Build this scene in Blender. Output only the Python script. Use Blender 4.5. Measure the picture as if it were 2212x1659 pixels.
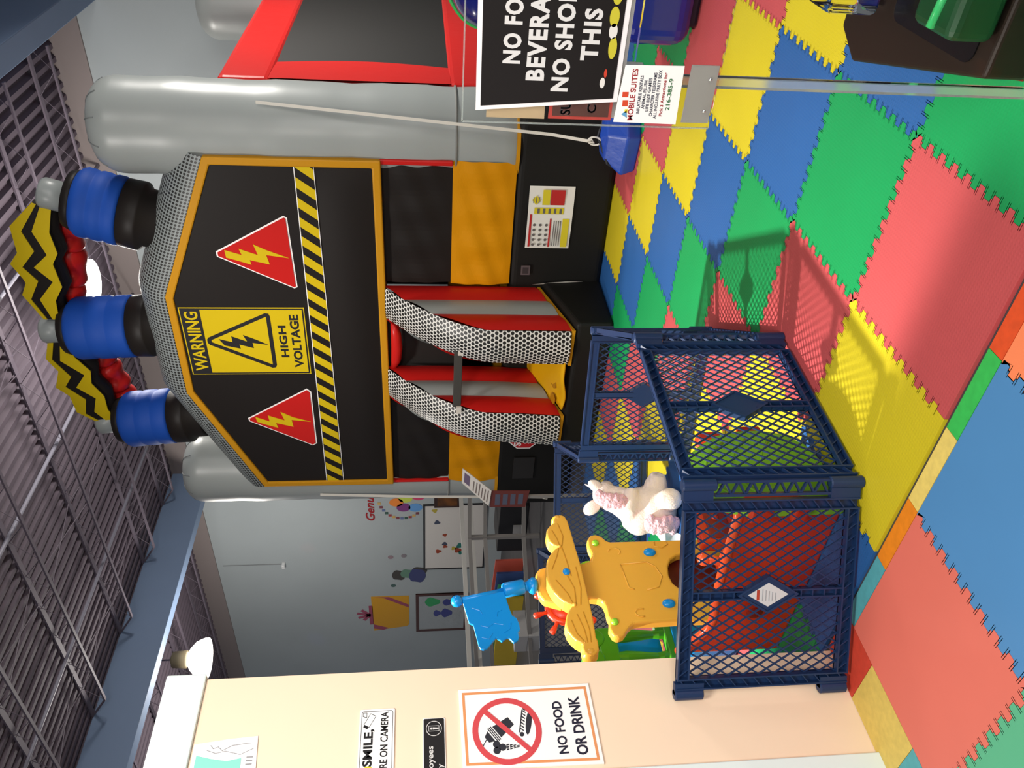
import bpy, bmesh, math, random
from mathutils import Vector, Matrix
random.seed(7)
for o in list(bpy.data.objects): bpy.data.objects.remove(o)
sc = bpy.context.scene
COL = sc.collection
PI = math.pi

# ------------------------------------------------------------------ camera
# the phone was held on its side: the frame is rolled a quarter turn, "up" is the left of the frame
cam_d = bpy.data.cameras.new('camera'); cam = bpy.data.objects.new('camera', cam_d); COL.objects.link(cam)
cam_d.sensor_width = 36; cam_d.sensor_fit = 'HORIZONTAL'; cam_d.lens = 1740/2212*36
cam_d.clip_start = 0.02; cam_d.clip_end = 100
CR = Vector((0.0650, -0.0917, -0.9937)); CD = Vector((-0.7790, -0.6264, 0.0068))
CF = CR.cross(CD).normalized(); CR.normalize(); CD = CF.cross(CR)
M = Matrix((CR, -CD, -CF)).transposed().to_4x4(); M.translation = (0, 0, 1.5586)
cam.matrix_world = M
sc.camera = cam

# ------------------------------------------------------------------ light and exposure
vs = sc.view_settings
sc.display_settings.display_device = 'sRGB'
vs.view_transform = 'Standard'; vs.look = 'None'; vs.gamma = 1; vs.use_curve_mapping = False
vs.exposure = 0.0
w = bpy.data.worlds.new('world'); sc.world = w; w.use_nodes = True
w.node_tree.nodes['Background'].inputs[0].default_value = (0.80, 0.86, 1.0, 1)
w.node_tree.nodes['Background'].inputs[1].default_value = 0.30

def area(name, loc, target, sx, sy, power, col=(1, 1, 1), spread=PI):
    l = bpy.data.lights.new(name, 'AREA'); l.shape = 'RECTANGLE'; l.size = sx; l.size_y = sy
    l.energy = power; l.color = col; l.spread = spread
    o = bpy.data.objects.new(name, l); COL.objects.link(o); o.location = loc
    o.rotation_euler = (Vector(target)-Vector(loc)).to_track_quat('-Z', 'Y').to_euler()
    return o
# bright hall lamp above the next bay: the hard light across the play pen
key = area('hall_key_lamp', (-4.75, 1.30, 5.2), (-2.9, 2.5, 0.3), 0.22, 0.22, 95, (1.0, 0.95, 0.88), 1.05)
# added fill behind the camera, in place of unseen shop-front windows
area('camera_side_fill', (3.6, -1.6, 2.3), (-3.0, 3.2, 1.4), 3.0, 2.2, 200, (1.0, 0.97, 0.93))
# unseen fill added over the entrance to brighten the peach wall
area('entrance_fill', (-0.6, 0.1, 3.2), (-2.4, 1.3, 0.8), 0.8, 0.8, 92, (1.0, 0.94, 0.86))
# unseen fill light above the mats in front of the inflatable
area('mats_fill', (-0.4, 3.6, 5.1), (-1.6, 4.0, 0.0), 0.8, 0.8, 36, (1.0, 0.96, 0.9))
area('red_side_fill', (1.6, 8.8, 4.2), (-2.2, 7.4, 2.2), 0.8, 0.8, 95, (1.0, 0.96, 0.9), 1.5)  # extra fill added to light the red side wall

area('front_fill', (-3.7, 2.3, 5.35), (-4.2, 5.9, 2.1), 0.5, 0.5, 36, (1.0, 0.95, 0.9), 1.35)  # unseen fill added to brighten the inflatable's front
def spot(name, loc, target, power, col, ang):
    l = bpy.data.lights.new(name, 'SPOT'); l.energy = power; l.color = col; l.spot_size = ang; l.spot_blend = 0.6; l.shadow_soft_size = 0.03
    o = bpy.data.objects.new(name, l); COL.objects.link(o); o.location = loc; o.rotation_euler = (Vector(target)-Vector(loc)).to_track_quat('-Z', 'Y').to_euler()
for tx, tz, c in ((-10.75, 3.34, (0.25, 0.25, 1)), (-12.4, 3.75, (1, 0.15, 0.15)), (-15.4, 3.85, (0.2, 0.2, 1))):
    spot('party_light_spot', (-11.5, 6.5, 5.5), (tx, 10.4, tz), 45, c, 0.07)

# ------------------------------------------------------------------ materials
def lin(c):
    c = c/255.0
    return c/12.92 if c <= 0.04045 else ((c+0.055)/1.055)**2.4
def rgb(r, g, b): return (lin(r), lin(g), lin(b), 1)
MATS = {}
def mat(name, c, rough=0.5, bump=0, scale=30, spec=0.5, metal=0, trans=0, emit=0, coat=0, vary=0, vscale=4, ior=1.45, stretch=None, alpha=1):
    if name in MATS: return MATS[name]
    m = bpy.data.materials.new(name); m.use_nodes = True; nt = m.node_tree; b = nt.nodes['Principled BSDF']
    b.inputs['Base Color'].default_value = c; b.inputs['Roughness'].default_value = rough
    b.inputs['Specular IOR Level'].default_value = spec; b.inputs['Metallic'].default_value = metal
    b.inputs['Transmission Weight'].default_value = trans; b.inputs['Coat Weight'].default_value = coat
    b.inputs['IOR'].default_value = ior; b.inputs['Alpha'].default_value = alpha
    if emit:
        b.inputs['Emission Color'].default_value = c; b.inputs['Emission Strength'].default_value = emit
    if bump or vary:
        tc = nt.nodes.new('ShaderNodeTexCoord'); src = tc.outputs['Object']
        if stretch:
            mp = nt.nodes.new('ShaderNodeMapping'); mp.inputs['Scale'].default_value = stretch
            nt.links.new(src, mp.inputs['Vector']); src = mp.outputs['Vector']
    if bump:
        n = nt.nodes.new('ShaderNodeTexNoise'); n.inputs['Scale'].default_value = scale; n.inputs['Detail'].default_value = 4
        nt.links.new(src, n.inputs['Vector'])
        bp = nt.nodes.new('ShaderNodeBump'); bp.inputs['Strength'].default_value = bump; bp.inputs['Distance'].default_value = 0.02
        nt.links.new(n.outputs['Fac'], bp.inputs['Height']); nt.links.new(bp.outputs['Normal'], b.inputs['Normal'])
    if vary:
        n2 = nt.nodes.new('ShaderNodeTexNoise'); n2.inputs['Scale'].default_value = vscale; n2.inputs['Detail'].default_value = 3
        nt.links.new(src, n2.inputs['Vector'])
        mx = nt.nodes.new('ShaderNodeMixRGB'); mx.blend_type = 'MULTIPLY'; mx.inputs['Color1'].default_value = c
        rp = nt.nodes.new('ShaderNodeValToRGB'); rp.color_ramp.elements[0].color = (1-vary,)*3+(1,); rp.color_ramp.elements[1].color = (1, 1, 1, 1)
        rp.color_ramp.elements[0].position = 0.3; rp.color_ramp.elements[1].position = 0.7
        nt.links.new(n2.outputs['Fac'], rp.inputs['Fac']); mx.inputs['Fac'].default_value = 1
        nt.links.new(rp.outputs['Color'], mx.inputs['Color2']); nt.links.new(mx.outputs['Color'], b.inputs['Base Color'])
    MATS[name] = m
    return m

def foam_mat(name, c, textured=True):
    m = mat(name, c, 0.42 if textured else 0.6, vary=0.06, vscale=2.5)
    nt = m.node_tree; b = nt.nodes['Principled BSDF']
    if textured:      # pressed weave of the foam surface
        tc = nt.nodes.new('ShaderNodeTexCoord')
        outs = []
        for d in ('X', 'Y'):
            wv = nt.nodes.new('ShaderNodeTexWave'); wv.bands_direction = d; wv.inputs['Scale'].default_value = 26
            wv.inputs['Distortion'].default_value = 0.4
            nt.links.new(tc.outputs['Object'], wv.inputs['Vector']); outs.append(wv.outputs['Fac'])
        mt = nt.nodes.new('ShaderNodeMath'); mt.operation = 'MULTIPLY'
        nt.links.new(outs[0], mt.inputs[0]); nt.links.new(outs[1], mt.inputs[1])
        bp = nt.nodes.new('ShaderNodeBump'); bp.inputs['Strength'].default_value = 0.35; bp.inputs['Distance'].default_value = 0.0012
        nt.links.new(mt.outputs[0], bp.inputs['Height']); nt.links.new(bp.outputs['Normal'], b.inputs['Normal'])
    return m

def dots_mat(name, base, dot, pitch, r, rough=0.5, hexa=True):
    """printed mesh: dots on a triangular (or square) lattice over the UVs, which are in metres"""
    if name in MATS: return MATS[name]
    m = bpy.data.materials.new(name); m.use_nodes = True; nt = m.node_tree; b = nt.nodes['Principled BSDF']
    b.inputs['Roughness'].default_value = rough
    uv = nt.nodes.new('ShaderNodeUVMap'); uv.uv_map = 'uv'
    sca = nt.nodes.new('ShaderNodeVectorMath'); sca.operation = 'SCALE'; sca.inputs['Scale'].default_value = 1/pitch
    nt.links.new(uv.outputs['UV'], sca.inputs[0])
    hy = 0.866 if hexa else 0.5
    def lat(off):
        a = nt.nodes.new('ShaderNodeVectorMath'); a.operation = 'ADD'; a.inputs[1].default_value = off
        nt.links.new(sca.outputs[0], a.inputs[0])
        wr = nt.nodes.new('ShaderNodeVectorMath'); wr.operation = 'WRAP'
        wr.inputs[1].default_value = (0.5, hy, 1); wr.inputs[2].default_value = (-0.5, -hy, -1)
        nt.links.new(a.outputs[0], wr.inputs[0])
        ln = nt.nodes.new('ShaderNodeVectorMath'); ln.operation = 'LENGTH'; nt.links.new(wr.outputs[0], ln.inputs[0])
        return ln.outputs['Value']
    if hexa:
        mn = nt.nodes.new('ShaderNodeMath'); mn.operation = 'MINIMUM'
        nt.links.new(lat((0, 0, 0)), mn.inputs[0]); nt.links.new(lat((0.5, 0.866, 0)), mn.inputs[1]); d = mn.outputs[0]
    else: d = lat((0, 0, 0))
    lt = nt.nodes.new('ShaderNodeMath'); lt.operation = 'LESS_THAN'; lt.inputs[1].default_value = r
    nt.links.new(d, lt.inputs[0])
    mx = nt.nodes.new('ShaderNodeMixRGB'); mx.inputs['Color1'].default_value = base; mx.inputs['Color2'].default_value = dot
    nt.links.new(lt.outputs[0], mx.inputs['Fac']); nt.links.new(mx.outputs['Color'], b.inputs['Base Color'])
    MATS[name] = m
    return m

# ------------------------------------------------------------------ mesh helpers
class MB:
    def __init__(s): s.v = []; s.f = []; s.mi = []; s.uv = {}
    def add(s, vs_, fs, mi=0):
        o = len(s.v); s.v += [tuple(v) for v in vs_]
        for f in fs: s.f.append(tuple(i+o for i in f)); s.mi.append(mi)
        return s
    def box(s, a, b, mi=0, mtx=None):
        x0, y0, z0 = a; x1, y1, z1 = b
        vs_ = [Vector(p) for p in ((x0,y0,z0),(x1,y0,z0),(x1,y1,z0),(x0,y1,z0),(x0,y0,z1),(x1,y0,z1),(x1,y1,z1),(x0,y1,z1))]
        if mtx: vs_ = [mtx @ v for v in vs_]
        return s.add(vs_, [(0,3,2,1),(4,5,6,7),(0,1,5,4),(1,2,6,5),(2,3,7,6),(3,0,4,7)], mi)
    def bar(s, p, q, w_, h, up=(0,0,1), mi=0):
        p = Vector(p); q = Vector(q); d = (q-p).normalized(); u = Vector(up)
        if abs(d.dot(u)) > 0.98: u = Vector((0,1,0)) if abs(d.y) < 0.9 else Vector((1,0,0))
        sd = d.cross(u).normalized(); u = sd.cross(d).normalized()
        vs_ = []
        for c in (p, q):
            for a, b in ((-1,-1),(1,-1),(1,1),(-1,1)): vs_.append(c+sd*(a*w_/2)+u*(b*h/2))
        return s.add(vs_, [(0,1,2,3)[::-1],(4,5,6,7),(0,1,5,4),(1,2,6,5),(2,3,7,6),(3,0,4,7)], mi)
    def tube(s, pts, r, n=10, mi=0, cap=True, closed=False):
        pts = [Vector(p) for p in pts]; rs = r if isinstance(r, (list, tuple)) else [r]*len(pts)
        o = len(s.v); ref = None; N = len(pts)
        for i, p in enumerate(pts):
            d = (pts[min(i+1, N-1)]-pts[max(i-1, 0)])
            if d.length < 1e-9: d = Vector((0,0,1))
            d.normalize()
            if ref is None: ref = Vector((0,0,1)) if abs(d.z) < 0.9 else Vector((1,0,0))
            a = (ref-d*ref.dot(d)).normalized(); b = d.cross(a); ref = a
            for k in range(n):
                t = 2*PI*k/n; s.v.append(tuple(p+a*(math.cos(t)*rs[i])+b*(math.sin(t)*rs[i])))
        for i in range(N-1):
            for k in range(n):
                k2 = (k+1) % n; s.f.append((o+i*n+k, o+i*n+k2, o+(i+1)*n+k2, o+(i+1)*n+k)); s.mi.append(mi)
        if cap:
            s.f.append(tuple(o+k for k in range(n))[::-1]); s.mi.append(mi)
            s.f.append(tuple(o+(N-1)*n+k for k in range(n))); s.mi.append(mi)
        return s
    def lathe(s, base, axis, prof, n=32, mi=0):
        """prof: (distance along axis, radius)"""
        base = Vector(base); ax = Vector(axis).normalized()
        pts = [base+ax*h for h, r in prof]
        a = ax.orthogonal().normalized(); b = ax.cross(a); o = len(s.v)
        for p, (h, r) in zip(pts, prof):
            for k in range(n):
                t = 2*PI*k/n; s.v.append(tuple(p+a*(math.cos(t)*r)+b*(math.sin(t)*r)))
        for i in range(len(prof)-1):
            for k in range(n):
                k2 = (k+1) % n; s.f.append((o+i*n+k, o+i*n+k2, o+(i+1)*n+k2, o+(i+1)*n+k)); s.mi.append(mi)
        s.f.append(tuple(o+k for k in range(n))[::-1]); s.mi.append(mi)
        s.f.append(tuple(o+(len(prof)-1)*n+k for k in range(n))); s.mi.append(mi)
        return s
    def prism(s, poly, mtx, d0, d1, mi=0):
        """2D polygon in the frame mtx (x right, y up, z out), from depth d0 to d1"""
        n = len(poly); A = sum(poly[i][0]*poly[(i+1)%n][1]-poly[(i+1)%n][0]*poly[i][1] for i in range(n))
        if A < 0: poly = poly[::-1]
        vs_ = [mtx @ Vector((x, y, d0)) for x, y in poly]+[mtx @ Vector((x, y, d1)) for x, y in poly]
        fs = [tuple(range(n))[::-1], tuple(range(n, 2*n))]+[(i, (i+1)%n, n+(i+1)%n, n+i) for i in range(n)]
        return s.add(vs_, fs, mi)
    def ring(s, outer, inner, mtx, d0, d1, mi=0):
        n = len(outer)
        vs_ = [mtx @ Vector((x, y, d)) for d in (d0, d1) for pl in (outer, inner) for x, y in pl]
        fs = []
        for i in range(n):
            j = (i+1) % n
            fs += [(2*n+i, 2*n+j, 3*n+j, 3*n+i), (j, i, n+i, n+j), (i, j, 2*n+j, 2*n+i), (n+j, n+i, 3*n+i, 3*n+j)]
        return s.add(vs_, fs, mi)
    def grid(s, P, mi=0, UV=None, close=False):
        """P: rows of points; optional UV rows"""
        o = len(s.v); R = len(P); C = len(P[0])
        for row in P: s.v += [tuple(p) for p in row]
        for i in range(R-1):
            for j in range(C-1):
                f = (o+i*C+j, o+i*C+j+1, o+(i+1)*C+j+1, o+(i+1)*C+j); s.f.append(f); s.mi.append(mi)
                if UV: s.uv[len(s.f)-1] = [UV[i][j], UV[i][j+1], UV[i+1][j+1], UV[i+1][j]]
        return s
    def ball(s, c, r, n=12, mi=0, mtx=None):
        rx, ry, rz = r if isinstance(r, (tuple, list)) else (r, r, r); o = len(s.v); m = n//2+1
        for i in range(m+1):
            t = PI*i/m
            for k in range(n):
                u = 2*PI*k/n; v = Vector((rx*math.sin(t)*math.cos(u), ry*math.sin(t)*math.sin(u), rz*math.cos(t)))
                if mtx: v = mtx @ v
                s.v.append(tuple(Vector(c)+v))
        for i in range(m):
            for k in range(n):
                k2 = (k+1) % n; s.f.append((o+i*n+k, o+(i+1)*n+k, o+(i+1)*n+k2, o+i*n+k2)); s.mi.append(mi)
        return s
    def build(s, name, mats, parent=None, smooth=False, bevel=0, seg=2, subsurf=0, angle=35):
        me = bpy.data.meshes.new(name); base = ORG.get(parent.name, Vector((0,0,0))) if parent else s.org if hasattr(s, 'org') else Vector((0,0,0))
        me.from_pydata([tuple(Vector(v)-base) for v in s.v], [], s.f)
        for m in (mats if isinstance(mats, (list, tuple)) else [mats]): me.materials.append(m)
        for p, mi in zip(me.polygons, s.mi): p.material_index = mi
        if s.uv:
            ul = me.uv_layers.new(name='uv')
            for pi, us in s.uv.items():
                for li, uv in zip(me.polygons[pi].loop_indices, us): ul.data[li].uv = uv
        bm = bmesh.new(); bm.from_mesh(me)
        bmesh.ops.remove_doubles(bm, verts=bm.verts, dist=1e-5)
        bmesh.ops.recalc_face_normals(bm, faces=bm.faces)
        bm.to_mesh(me); bm.free()
        o = bpy.data.objects.new(name, me); COL.objects.link(o)
        if parent: o.parent = parent; ORG[o.name] = base
        else: o.location = base; ORG[o.name] = base
        if bevel:
            b = o.modifiers.new('bevel', 'BEVEL'); b.width = bevel; b.segments = seg; b.limit_method = 'ANGLE'; b.angle_limit = math.radians(angle)
        if subsurf:
            ss = o.modifiers.new('subsurf', 'SUBSURF'); ss.levels = subsurf; ss.render_levels = subsurf
        if smooth:
            for p in me.polygons: p.use_smooth = True
        elif bevel:
            for p in me.polygons: p.use_smooth = False
        return o
ORG = {}
def tag(o, label=None, cat=None, group=None, kind=None):
    if label: o['label'] = label
    if cat: o['category'] = cat
    if group: o['group'] = group
    if kind: o['kind'] = kind
    return o
def thing(name, label, cat, loc, group=None):
    o = bpy.data.objects.new(name, None); COL.objects.link(o); o.location = loc; o.empty_display_size = 0.1
    ORG[o.name] = Vector(loc); return tag(o, label, cat, group)
def single(mb, name, mats, label, cat, loc, group=None, **kw):
    mb.org = Vector(loc); o = mb.build(name, mats, None, **kw); return tag(o, label, cat, group)
def structure(mb, name, mats, label=None, **kw):
    o = mb.build(name, mats, None, **kw); o['kind'] = 'structure'
    if label: o['label'] = label
    return o
def frame(o, r, u):
    r = Vector(r).normalized(); u = Vector(u).normalized(); n = r.cross(u)
    m = Matrix((r, u, n)).transposed().to_4x4(); m.translation = o; return m
def copy_tree(o, parent=None):
    c = o.copy(); COL.objects.link(c); ORG[c.name] = Vector((0,0,0))
    if parent: c.parent = parent
    for ch in list(o.children): copy_tree(ch, c)
    return c
def text_mb(body, size, mtx, d0=0.0005, d1=0.0015, bold=0.0, width=None, align='CENTER', mb=None, mi=0, shear=0, height=None, sp=1.0):
    """lettering turned into mesh, centred on the frame's origin (baseline at y = 0)"""
    cu = bpy.data.curves.new('lettering', 'FONT'); cu.body = body; cu.size = 1; cu.offset = bold; cu.align_x = 'LEFT'
    cu.extrude = 0.01; cu.resolution_u = 3; cu.shear = shear; cu.space_character = sp
    ob = bpy.data.objects.new('lettering', cu); COL.objects.link(ob)
    dg = bpy.context.evaluated_depsgraph_get(); me = ob.evaluated_get(dg).to_mesh()
    xs = [v.co.x for v in me.vertices]; ys = [v.co.y for v in me.vertices]
    x0, x1, y0, y1 = min(xs), max(xs), min(ys), max(ys)
    sx = sy = size
    if height: sy = height/(y1-y0)
    if width: sx = width/(x1-x0)
    elif height: sx = sy
    xo = {'CENTER': (x0+x1)/2, 'LEFT': x0, 'RIGHT': x1}[align]
    yo = y0 if height else 0
    vs_ = [mtx @ Vector(((v.co.x-xo)*sx, (v.co.y-yo)*sy, d1 if v.co.z > 0 else d0)) for v in me.vertices]
    fs = [tuple(p.vertices) for p in me.polygons]
    mb = mb or MB(); mb.add(vs_, fs, mi)
    ob.to_mesh_clear if False else None
    ob.evaluated_get(dg).to_mesh_clear()
    bpy.data.objects.remove(ob); bpy.data.curves.remove(cu)
    return mb
def disc2d(cx, cy, r, n=32, a0=0, a1=2*PI):
    return [(cx+r*math.cos(a0+(a1-a0)*i/n), cy+r*math.sin(a0+(a1-a0)*i/n)) for i in range(n)]
def rect(x0, y0, x1, y1): return [(x0,y0),(x1,y0),(x1,y1),(x0,y1)]
def rrect(x0, y0, x1, y1, r, n=5):
    out = []
    for cx, cy, a in ((x1-r,y1-r,0),(x0+r,y1-r,PI/2),(x0+r,y0+r,PI),(x1-r,y0+r,1.5*PI)):
        out += [(cx+r*math.cos(a+PI/2*i/n), cy+r*math.sin(a+PI/2*i/n)) for i in range(n+1)]
    return out
def inset(poly, d):
    n = len(poly); A = sum(poly[i][0]*poly[(i+1)%n][1]-poly[(i+1)%n][0]*poly[i][1] for i in range(n)); sg = 1 if A > 0 else -1
    out = []
    for i in range(n):
        p0 = Vector(poly[i-1]); p = Vector(poly[i]); p1 = Vector(poly[(i+1)%n])
        e0 = (p-p0).normalized(); e1 = (p1-p).normalized()
        n0 = Vector((-e0.y, e0.x))*sg; n1 = Vector((-e1.y, e1.x))*sg
        b = (n0+n1); b = b/max(0.2, (1+n0.dot(n1))); out.append((p.x+b.x*d, p.y+b.y*d))
    return out

BLACK_INK = mat('black_ink', rgb(22, 20, 22), 0.6)
WHITE_INK = mat('white_print', rgb(236, 234, 232), 0.5)
ORD = ['first','second','third','fourth','fifth','sixth','seventh','eighth','ninth','tenth','eleventh','twelfth','thirteenth']

# ================================================================== SETTING
floor_m = mat('dark_hall_floor', rgb(72, 70, 72), 0.5, vary=0.2, vscale=1.5)
structure(MB().box((-20, -4, -0.10), (4, 10.6, -0.014)), 'floor', floor_m)
wall_m = mat('painted_grey_wall', rgb(164, 172, 174), 0.75, bump=0.05, scale=12, vary=0.05, vscale=1)
structure(MB().box((-20, 10.4, -0.014), (4, 10.55, 6.2)), 'wall_back', wall_m)
peach = mat('peach_wall_paint', rgb(246, 220, 192), 0.55, bump=0.04, scale=10, vary=0.03, vscale=2)
structure(MB().box((-3.9, -0.6, -0.014), (-2.67, 1.655, 2.32)), 'wall_left', peach)
cap_m = mat('pale_mint_trim_paint', rgb(228, 240, 238), 0.45)
structure(MB().box((-3.92, -0.6, 2.321), (-2.655, 1.67, 2.458)), 'trim_1', cap_m, bevel=0.006)
structure(MB().box((-2.669, 0.2, -0.012), (-2.650, 1.245, 2.02)), 'trim_2', cap_m, bevel=0.004)

structure(MB().box((-20, 10.37, 5.51), (4, 10.4, 5.95)), 'wall_top_band', mat('warm_grey_band', rgb(134, 124, 122), 0.7))  # darker warm grey band along the top of the back wall
# corrugated roof deck, ribs run along Y
deck_m = mat('purple_tinted_roof_deck', rgb(98, 87, 98), 0.75)  # purple in the base colour stands in for coloured party light
mb = MB(); rows = [[], []]; x = -20.0
prof = [(0, 5.86), (0.055, 5.86), (0.085, 5.905), (0.12, 5.905)]
while x < 4:
    for dx, z in prof:
        rows[0].append((x+dx, -3.0, z)); rows[1].append((x+dx, 10.42, z))
    x += 0.15
mb.grid(rows)
structure(mb, 'ceiling', deck_m)
beam_m = mat('blue_grey_beam_paint', rgb(118, 138, 168), 0.6, vary=0.08, vscale=1)
structure(MB().box((-10.50, -3, 5.24), (-10.3, 10.4, 5.85)), 'ceiling_beam', beam_m, bevel=0.01)
structure(MB().box((-2.64, -3, 5.24), (-2.40, 10.4, 5.85)), 'ceiling_beam', beam_m, bevel=0.01)
steel_m = mat('painted_roof_steel', rgb(108, 98, 110), 0.65)
for yj in (2.3, 3.5, 4.75, 5.95, 7.2, 8.45, 9.65):
    mb = MB()
    mb.bar((-10.3, yj, 5.845), (-2.64, yj, 5.845), 0.07, 0.02)
    mb.bar((-9.95, yj, 5.62), (-2.95, yj, 5.62), 0.04, 0.02); mb.bar((-9.95, yj, 5.62), (-10.28, yj, 5.83), 0.03, 0.02)
    xx = -9.95; up = True
    while xx < -3.0:
        mb.tube([(xx, yj, 5.62 if up else 5.84), (xx+0.28, yj, 5.84 if up else 5.62)], 0.004, 5); up = not up; xx += 0.28
    structure(mb, 'roof_joist', steel_m)
for yj in (5.95, 7.2, 8.45, 9.65):
    mb = MB(); mb.bar((-17, yj, 5.845), (-10.62, yj, 5.845), 0.07, 0.02); mb.bar((-17, yj, 5.62), (-10.62, yj, 5.62), 0.04, 0.02)
    xx = -16.9; up = True
    while xx < -10.9:
        mb.tube([(xx, yj, 5.62 if up else 5.84), (xx+0.28, yj, 5.84 if up else 5.62)], 0.004, 5); up = not up; xx += 0.28
    structure(mb, 'roof_joist', steel_m)
pipe_m = mat('pale_conduit', rgb(140, 138, 152), 0.5)
for xc in (-6.56, -8.68, -4.6):
    structure(MB().tube([(xc, -2, 5.70), (xc-0.05, 10.35, 5.70)], 0.022, 8), 'ceiling_conduit', pipe_m, smooth=True)
# thin bridging rods between the joists
for xb in (-9.3, -7.6, -5.4):
    mb = MB(); ys = (2.3, 3.5, 4.75, 5.95, 7.2, 8.45, 9.65)
    for a, b in zip(ys[:-1], ys[1:]):
        mb.tube([(xb, a, 5.84), (xb, b, 5.62)], 0.005, 5); mb.tube([(xb, a, 5.62), (xb, b, 5.84)], 0.005, 5)
    structure(mb, 'roof_bridging', steel_m)

# ================================================================== FLOOR MATS
FC = {'yellow': rgb(206, 188, 36), 'green': rgb(20, 148, 82), 'red': rgb(192, 82, 84), 'blue': rgb(42, 94, 156)}
FM = {k: foam_mat('foam_'+k, v) for k, v in FC.items()}
def edge_curve(n=17, amp=0.0085):
    """dovetail teeth along 0..1: (t, offset)"""
    out = [(0.0, 0.0)]
    for k in range(n):
        c = (k+0.5)/n; h = 0.5/n; sgn = 1 if k % 2 == 0 else -1
        out += [(c-h*0.74, 0), (c-h*0.86, sgn*amp*1.0), (c-h*0.6, sgn*amp*1.5), (c+h*0.6, sgn*amp*1.5), (c+h*0.86, sgn*amp*1.0), (c+h*0.74, 0)]
    out.append((1.0, 0.0)); return out
def tile_outline(x0, y0, s_, teeth=(1,1,1,1), y_cut=None):
    ec = edge_curve(); pts = []
    x1 = x0+s_; y1 = y0+s_; yb = y0 if y_cut is None else y_cut
    if teeth[0] and y_cut is None: pts += [(x0+t*s_, y0+d) for t, d in ec[:-1]]
    else: pts += [(x0, yb)]
    if teeth[1]: pts += [(x1+d, y0+t*s_) if t > 0 else (x1, yb) for t, d in ec[:-1]]
    else: pts += [(x1, yb)]
    if teeth[2]: pts += [(x0+t*s_, y1+d) for t, d in ec[::-1][:-1]]
    else: pts += [(x1, y1)]
    if teeth[3]: pts += [(x0+d, y0+t*s_) for t, d in ec[::-1][:-1]]
    else: pts += [(x0, y1)]
    return pts
FL = frame((0,0,0), (1,0,0), (0,1,0))
def tile_mesh(pts, z0, z1):
    """toothed slab: a plain inner rectangle joined to the toothed rim"""
    mb = MB(); n = len(pts); d = 0.035
    xs = [p[0] for p in pts]; ys = [p[1] for p in pts]
    cx, cy = (min(xs)+max(xs))/2, (min(ys)+max(ys))/2; hx = (max(xs)-min(xs))/2-d; hy = (max(ys)-min(ys))/2-d
    inn = []
    for x_, y_ in pts:
        u = max(-hx, min(hx, x_-cx)); v = max(-hy, min(hy, y_-cy)); inn.append((cx+u, cy+v))
    # keep the inner ring in order even where teeth overhang
    for z, flip in ((z1, False), (z0, True)):
        vs_ = [(x_, y_, z) for x_, y_ in pts]+[(x_, y_, z) for x_, y_ in inn]
        fs = []
        for i in range(n):
            j = (i+1) % n; f = (i, j, n+j, n+i)
            a, b = inn[i], inn[j]
            if math.dist(a, b) < 1e-7: f = (i, j, n+i)
            fs.append(f[::-1] if flip else f)
        mb.add(vs_, fs)
        q = [(cx-hx, cy-hy, z), (cx+hx, cy-hy, z), (cx+hx, cy+hy, z), (cx-hx, cy+hy, z)]
        mb.add(q, [(3,2,1,0) if flip else (0,1,2,3)])
    mb.add([(x_, y_, z0) for x_, y_ in pts]+[(x_, y_, z1) for x_, y_ in pts], [(i, (i+1)%n, n+(i+1)%n, n+i) for i in range(n)])
    return mb
S = 0.61
CYC = {1: 'blue', 2: 'green', 3: 'red', 0: 'yellow'}
def add_tile(i0, j0, z1, z0, smooth_col=None):
    x0 = -0.894-S*j0; y0 = 3.558-S*(i0+1)
    c = CYC[(i0+j0) % 4]
    r = 2-i0
    cut = 1.684 if i0 == 2 else None
    pts = tile_outline(x0, y0, S-0.0012, (1,1,1,1), cut)
    side = ('%s column left of the barrier' % ORD[j0-1]) if j0 > 0 else ('in line with the barrier end' if j0 == 0 else 'just right of the barrier end')
    o = single(tile_mesh(pts, z0, z1), 'foam_tile', FM[c],
               '%s textured foam tile, %s row from the border strip, %s' % (c, ORD[r], side), 'foam floor tile',
               (x0+S/2, y0+S/2, z0), 'textured foam puzzle tiles')
    return o
def cam_px(p):
    d = Vector(p)-Vector((0,0,1.5586)); zf = d.dot(CF)
    if zf < 0.2: return None
    return (1106+1740*d.dot(CR)/zf, 829.5+1740*d.dot(CD)/zf)
for i0 in range(2, -6, -1):
    for j0 in range(-1, 9):
        x0 = -0.894-S*j0; y0 = 3.558-S*(i0+1)
        if (y0 > 5.3 and x0 < -4.2) or (y0 > 5.9 and x0 < -2.45): continue
        ok = False
        for u in (0, .5, 1):
            for v in (0, .5, 1):
                q = cam_px((x0+u*S, y0+v*S, 0))
                if q and -20 < q[0] < 2232 and -20 < q[1] < 1470: ok = True
        if not ok: continue
        add_tile(i0, j0, 0.0, -0.0135)
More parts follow.
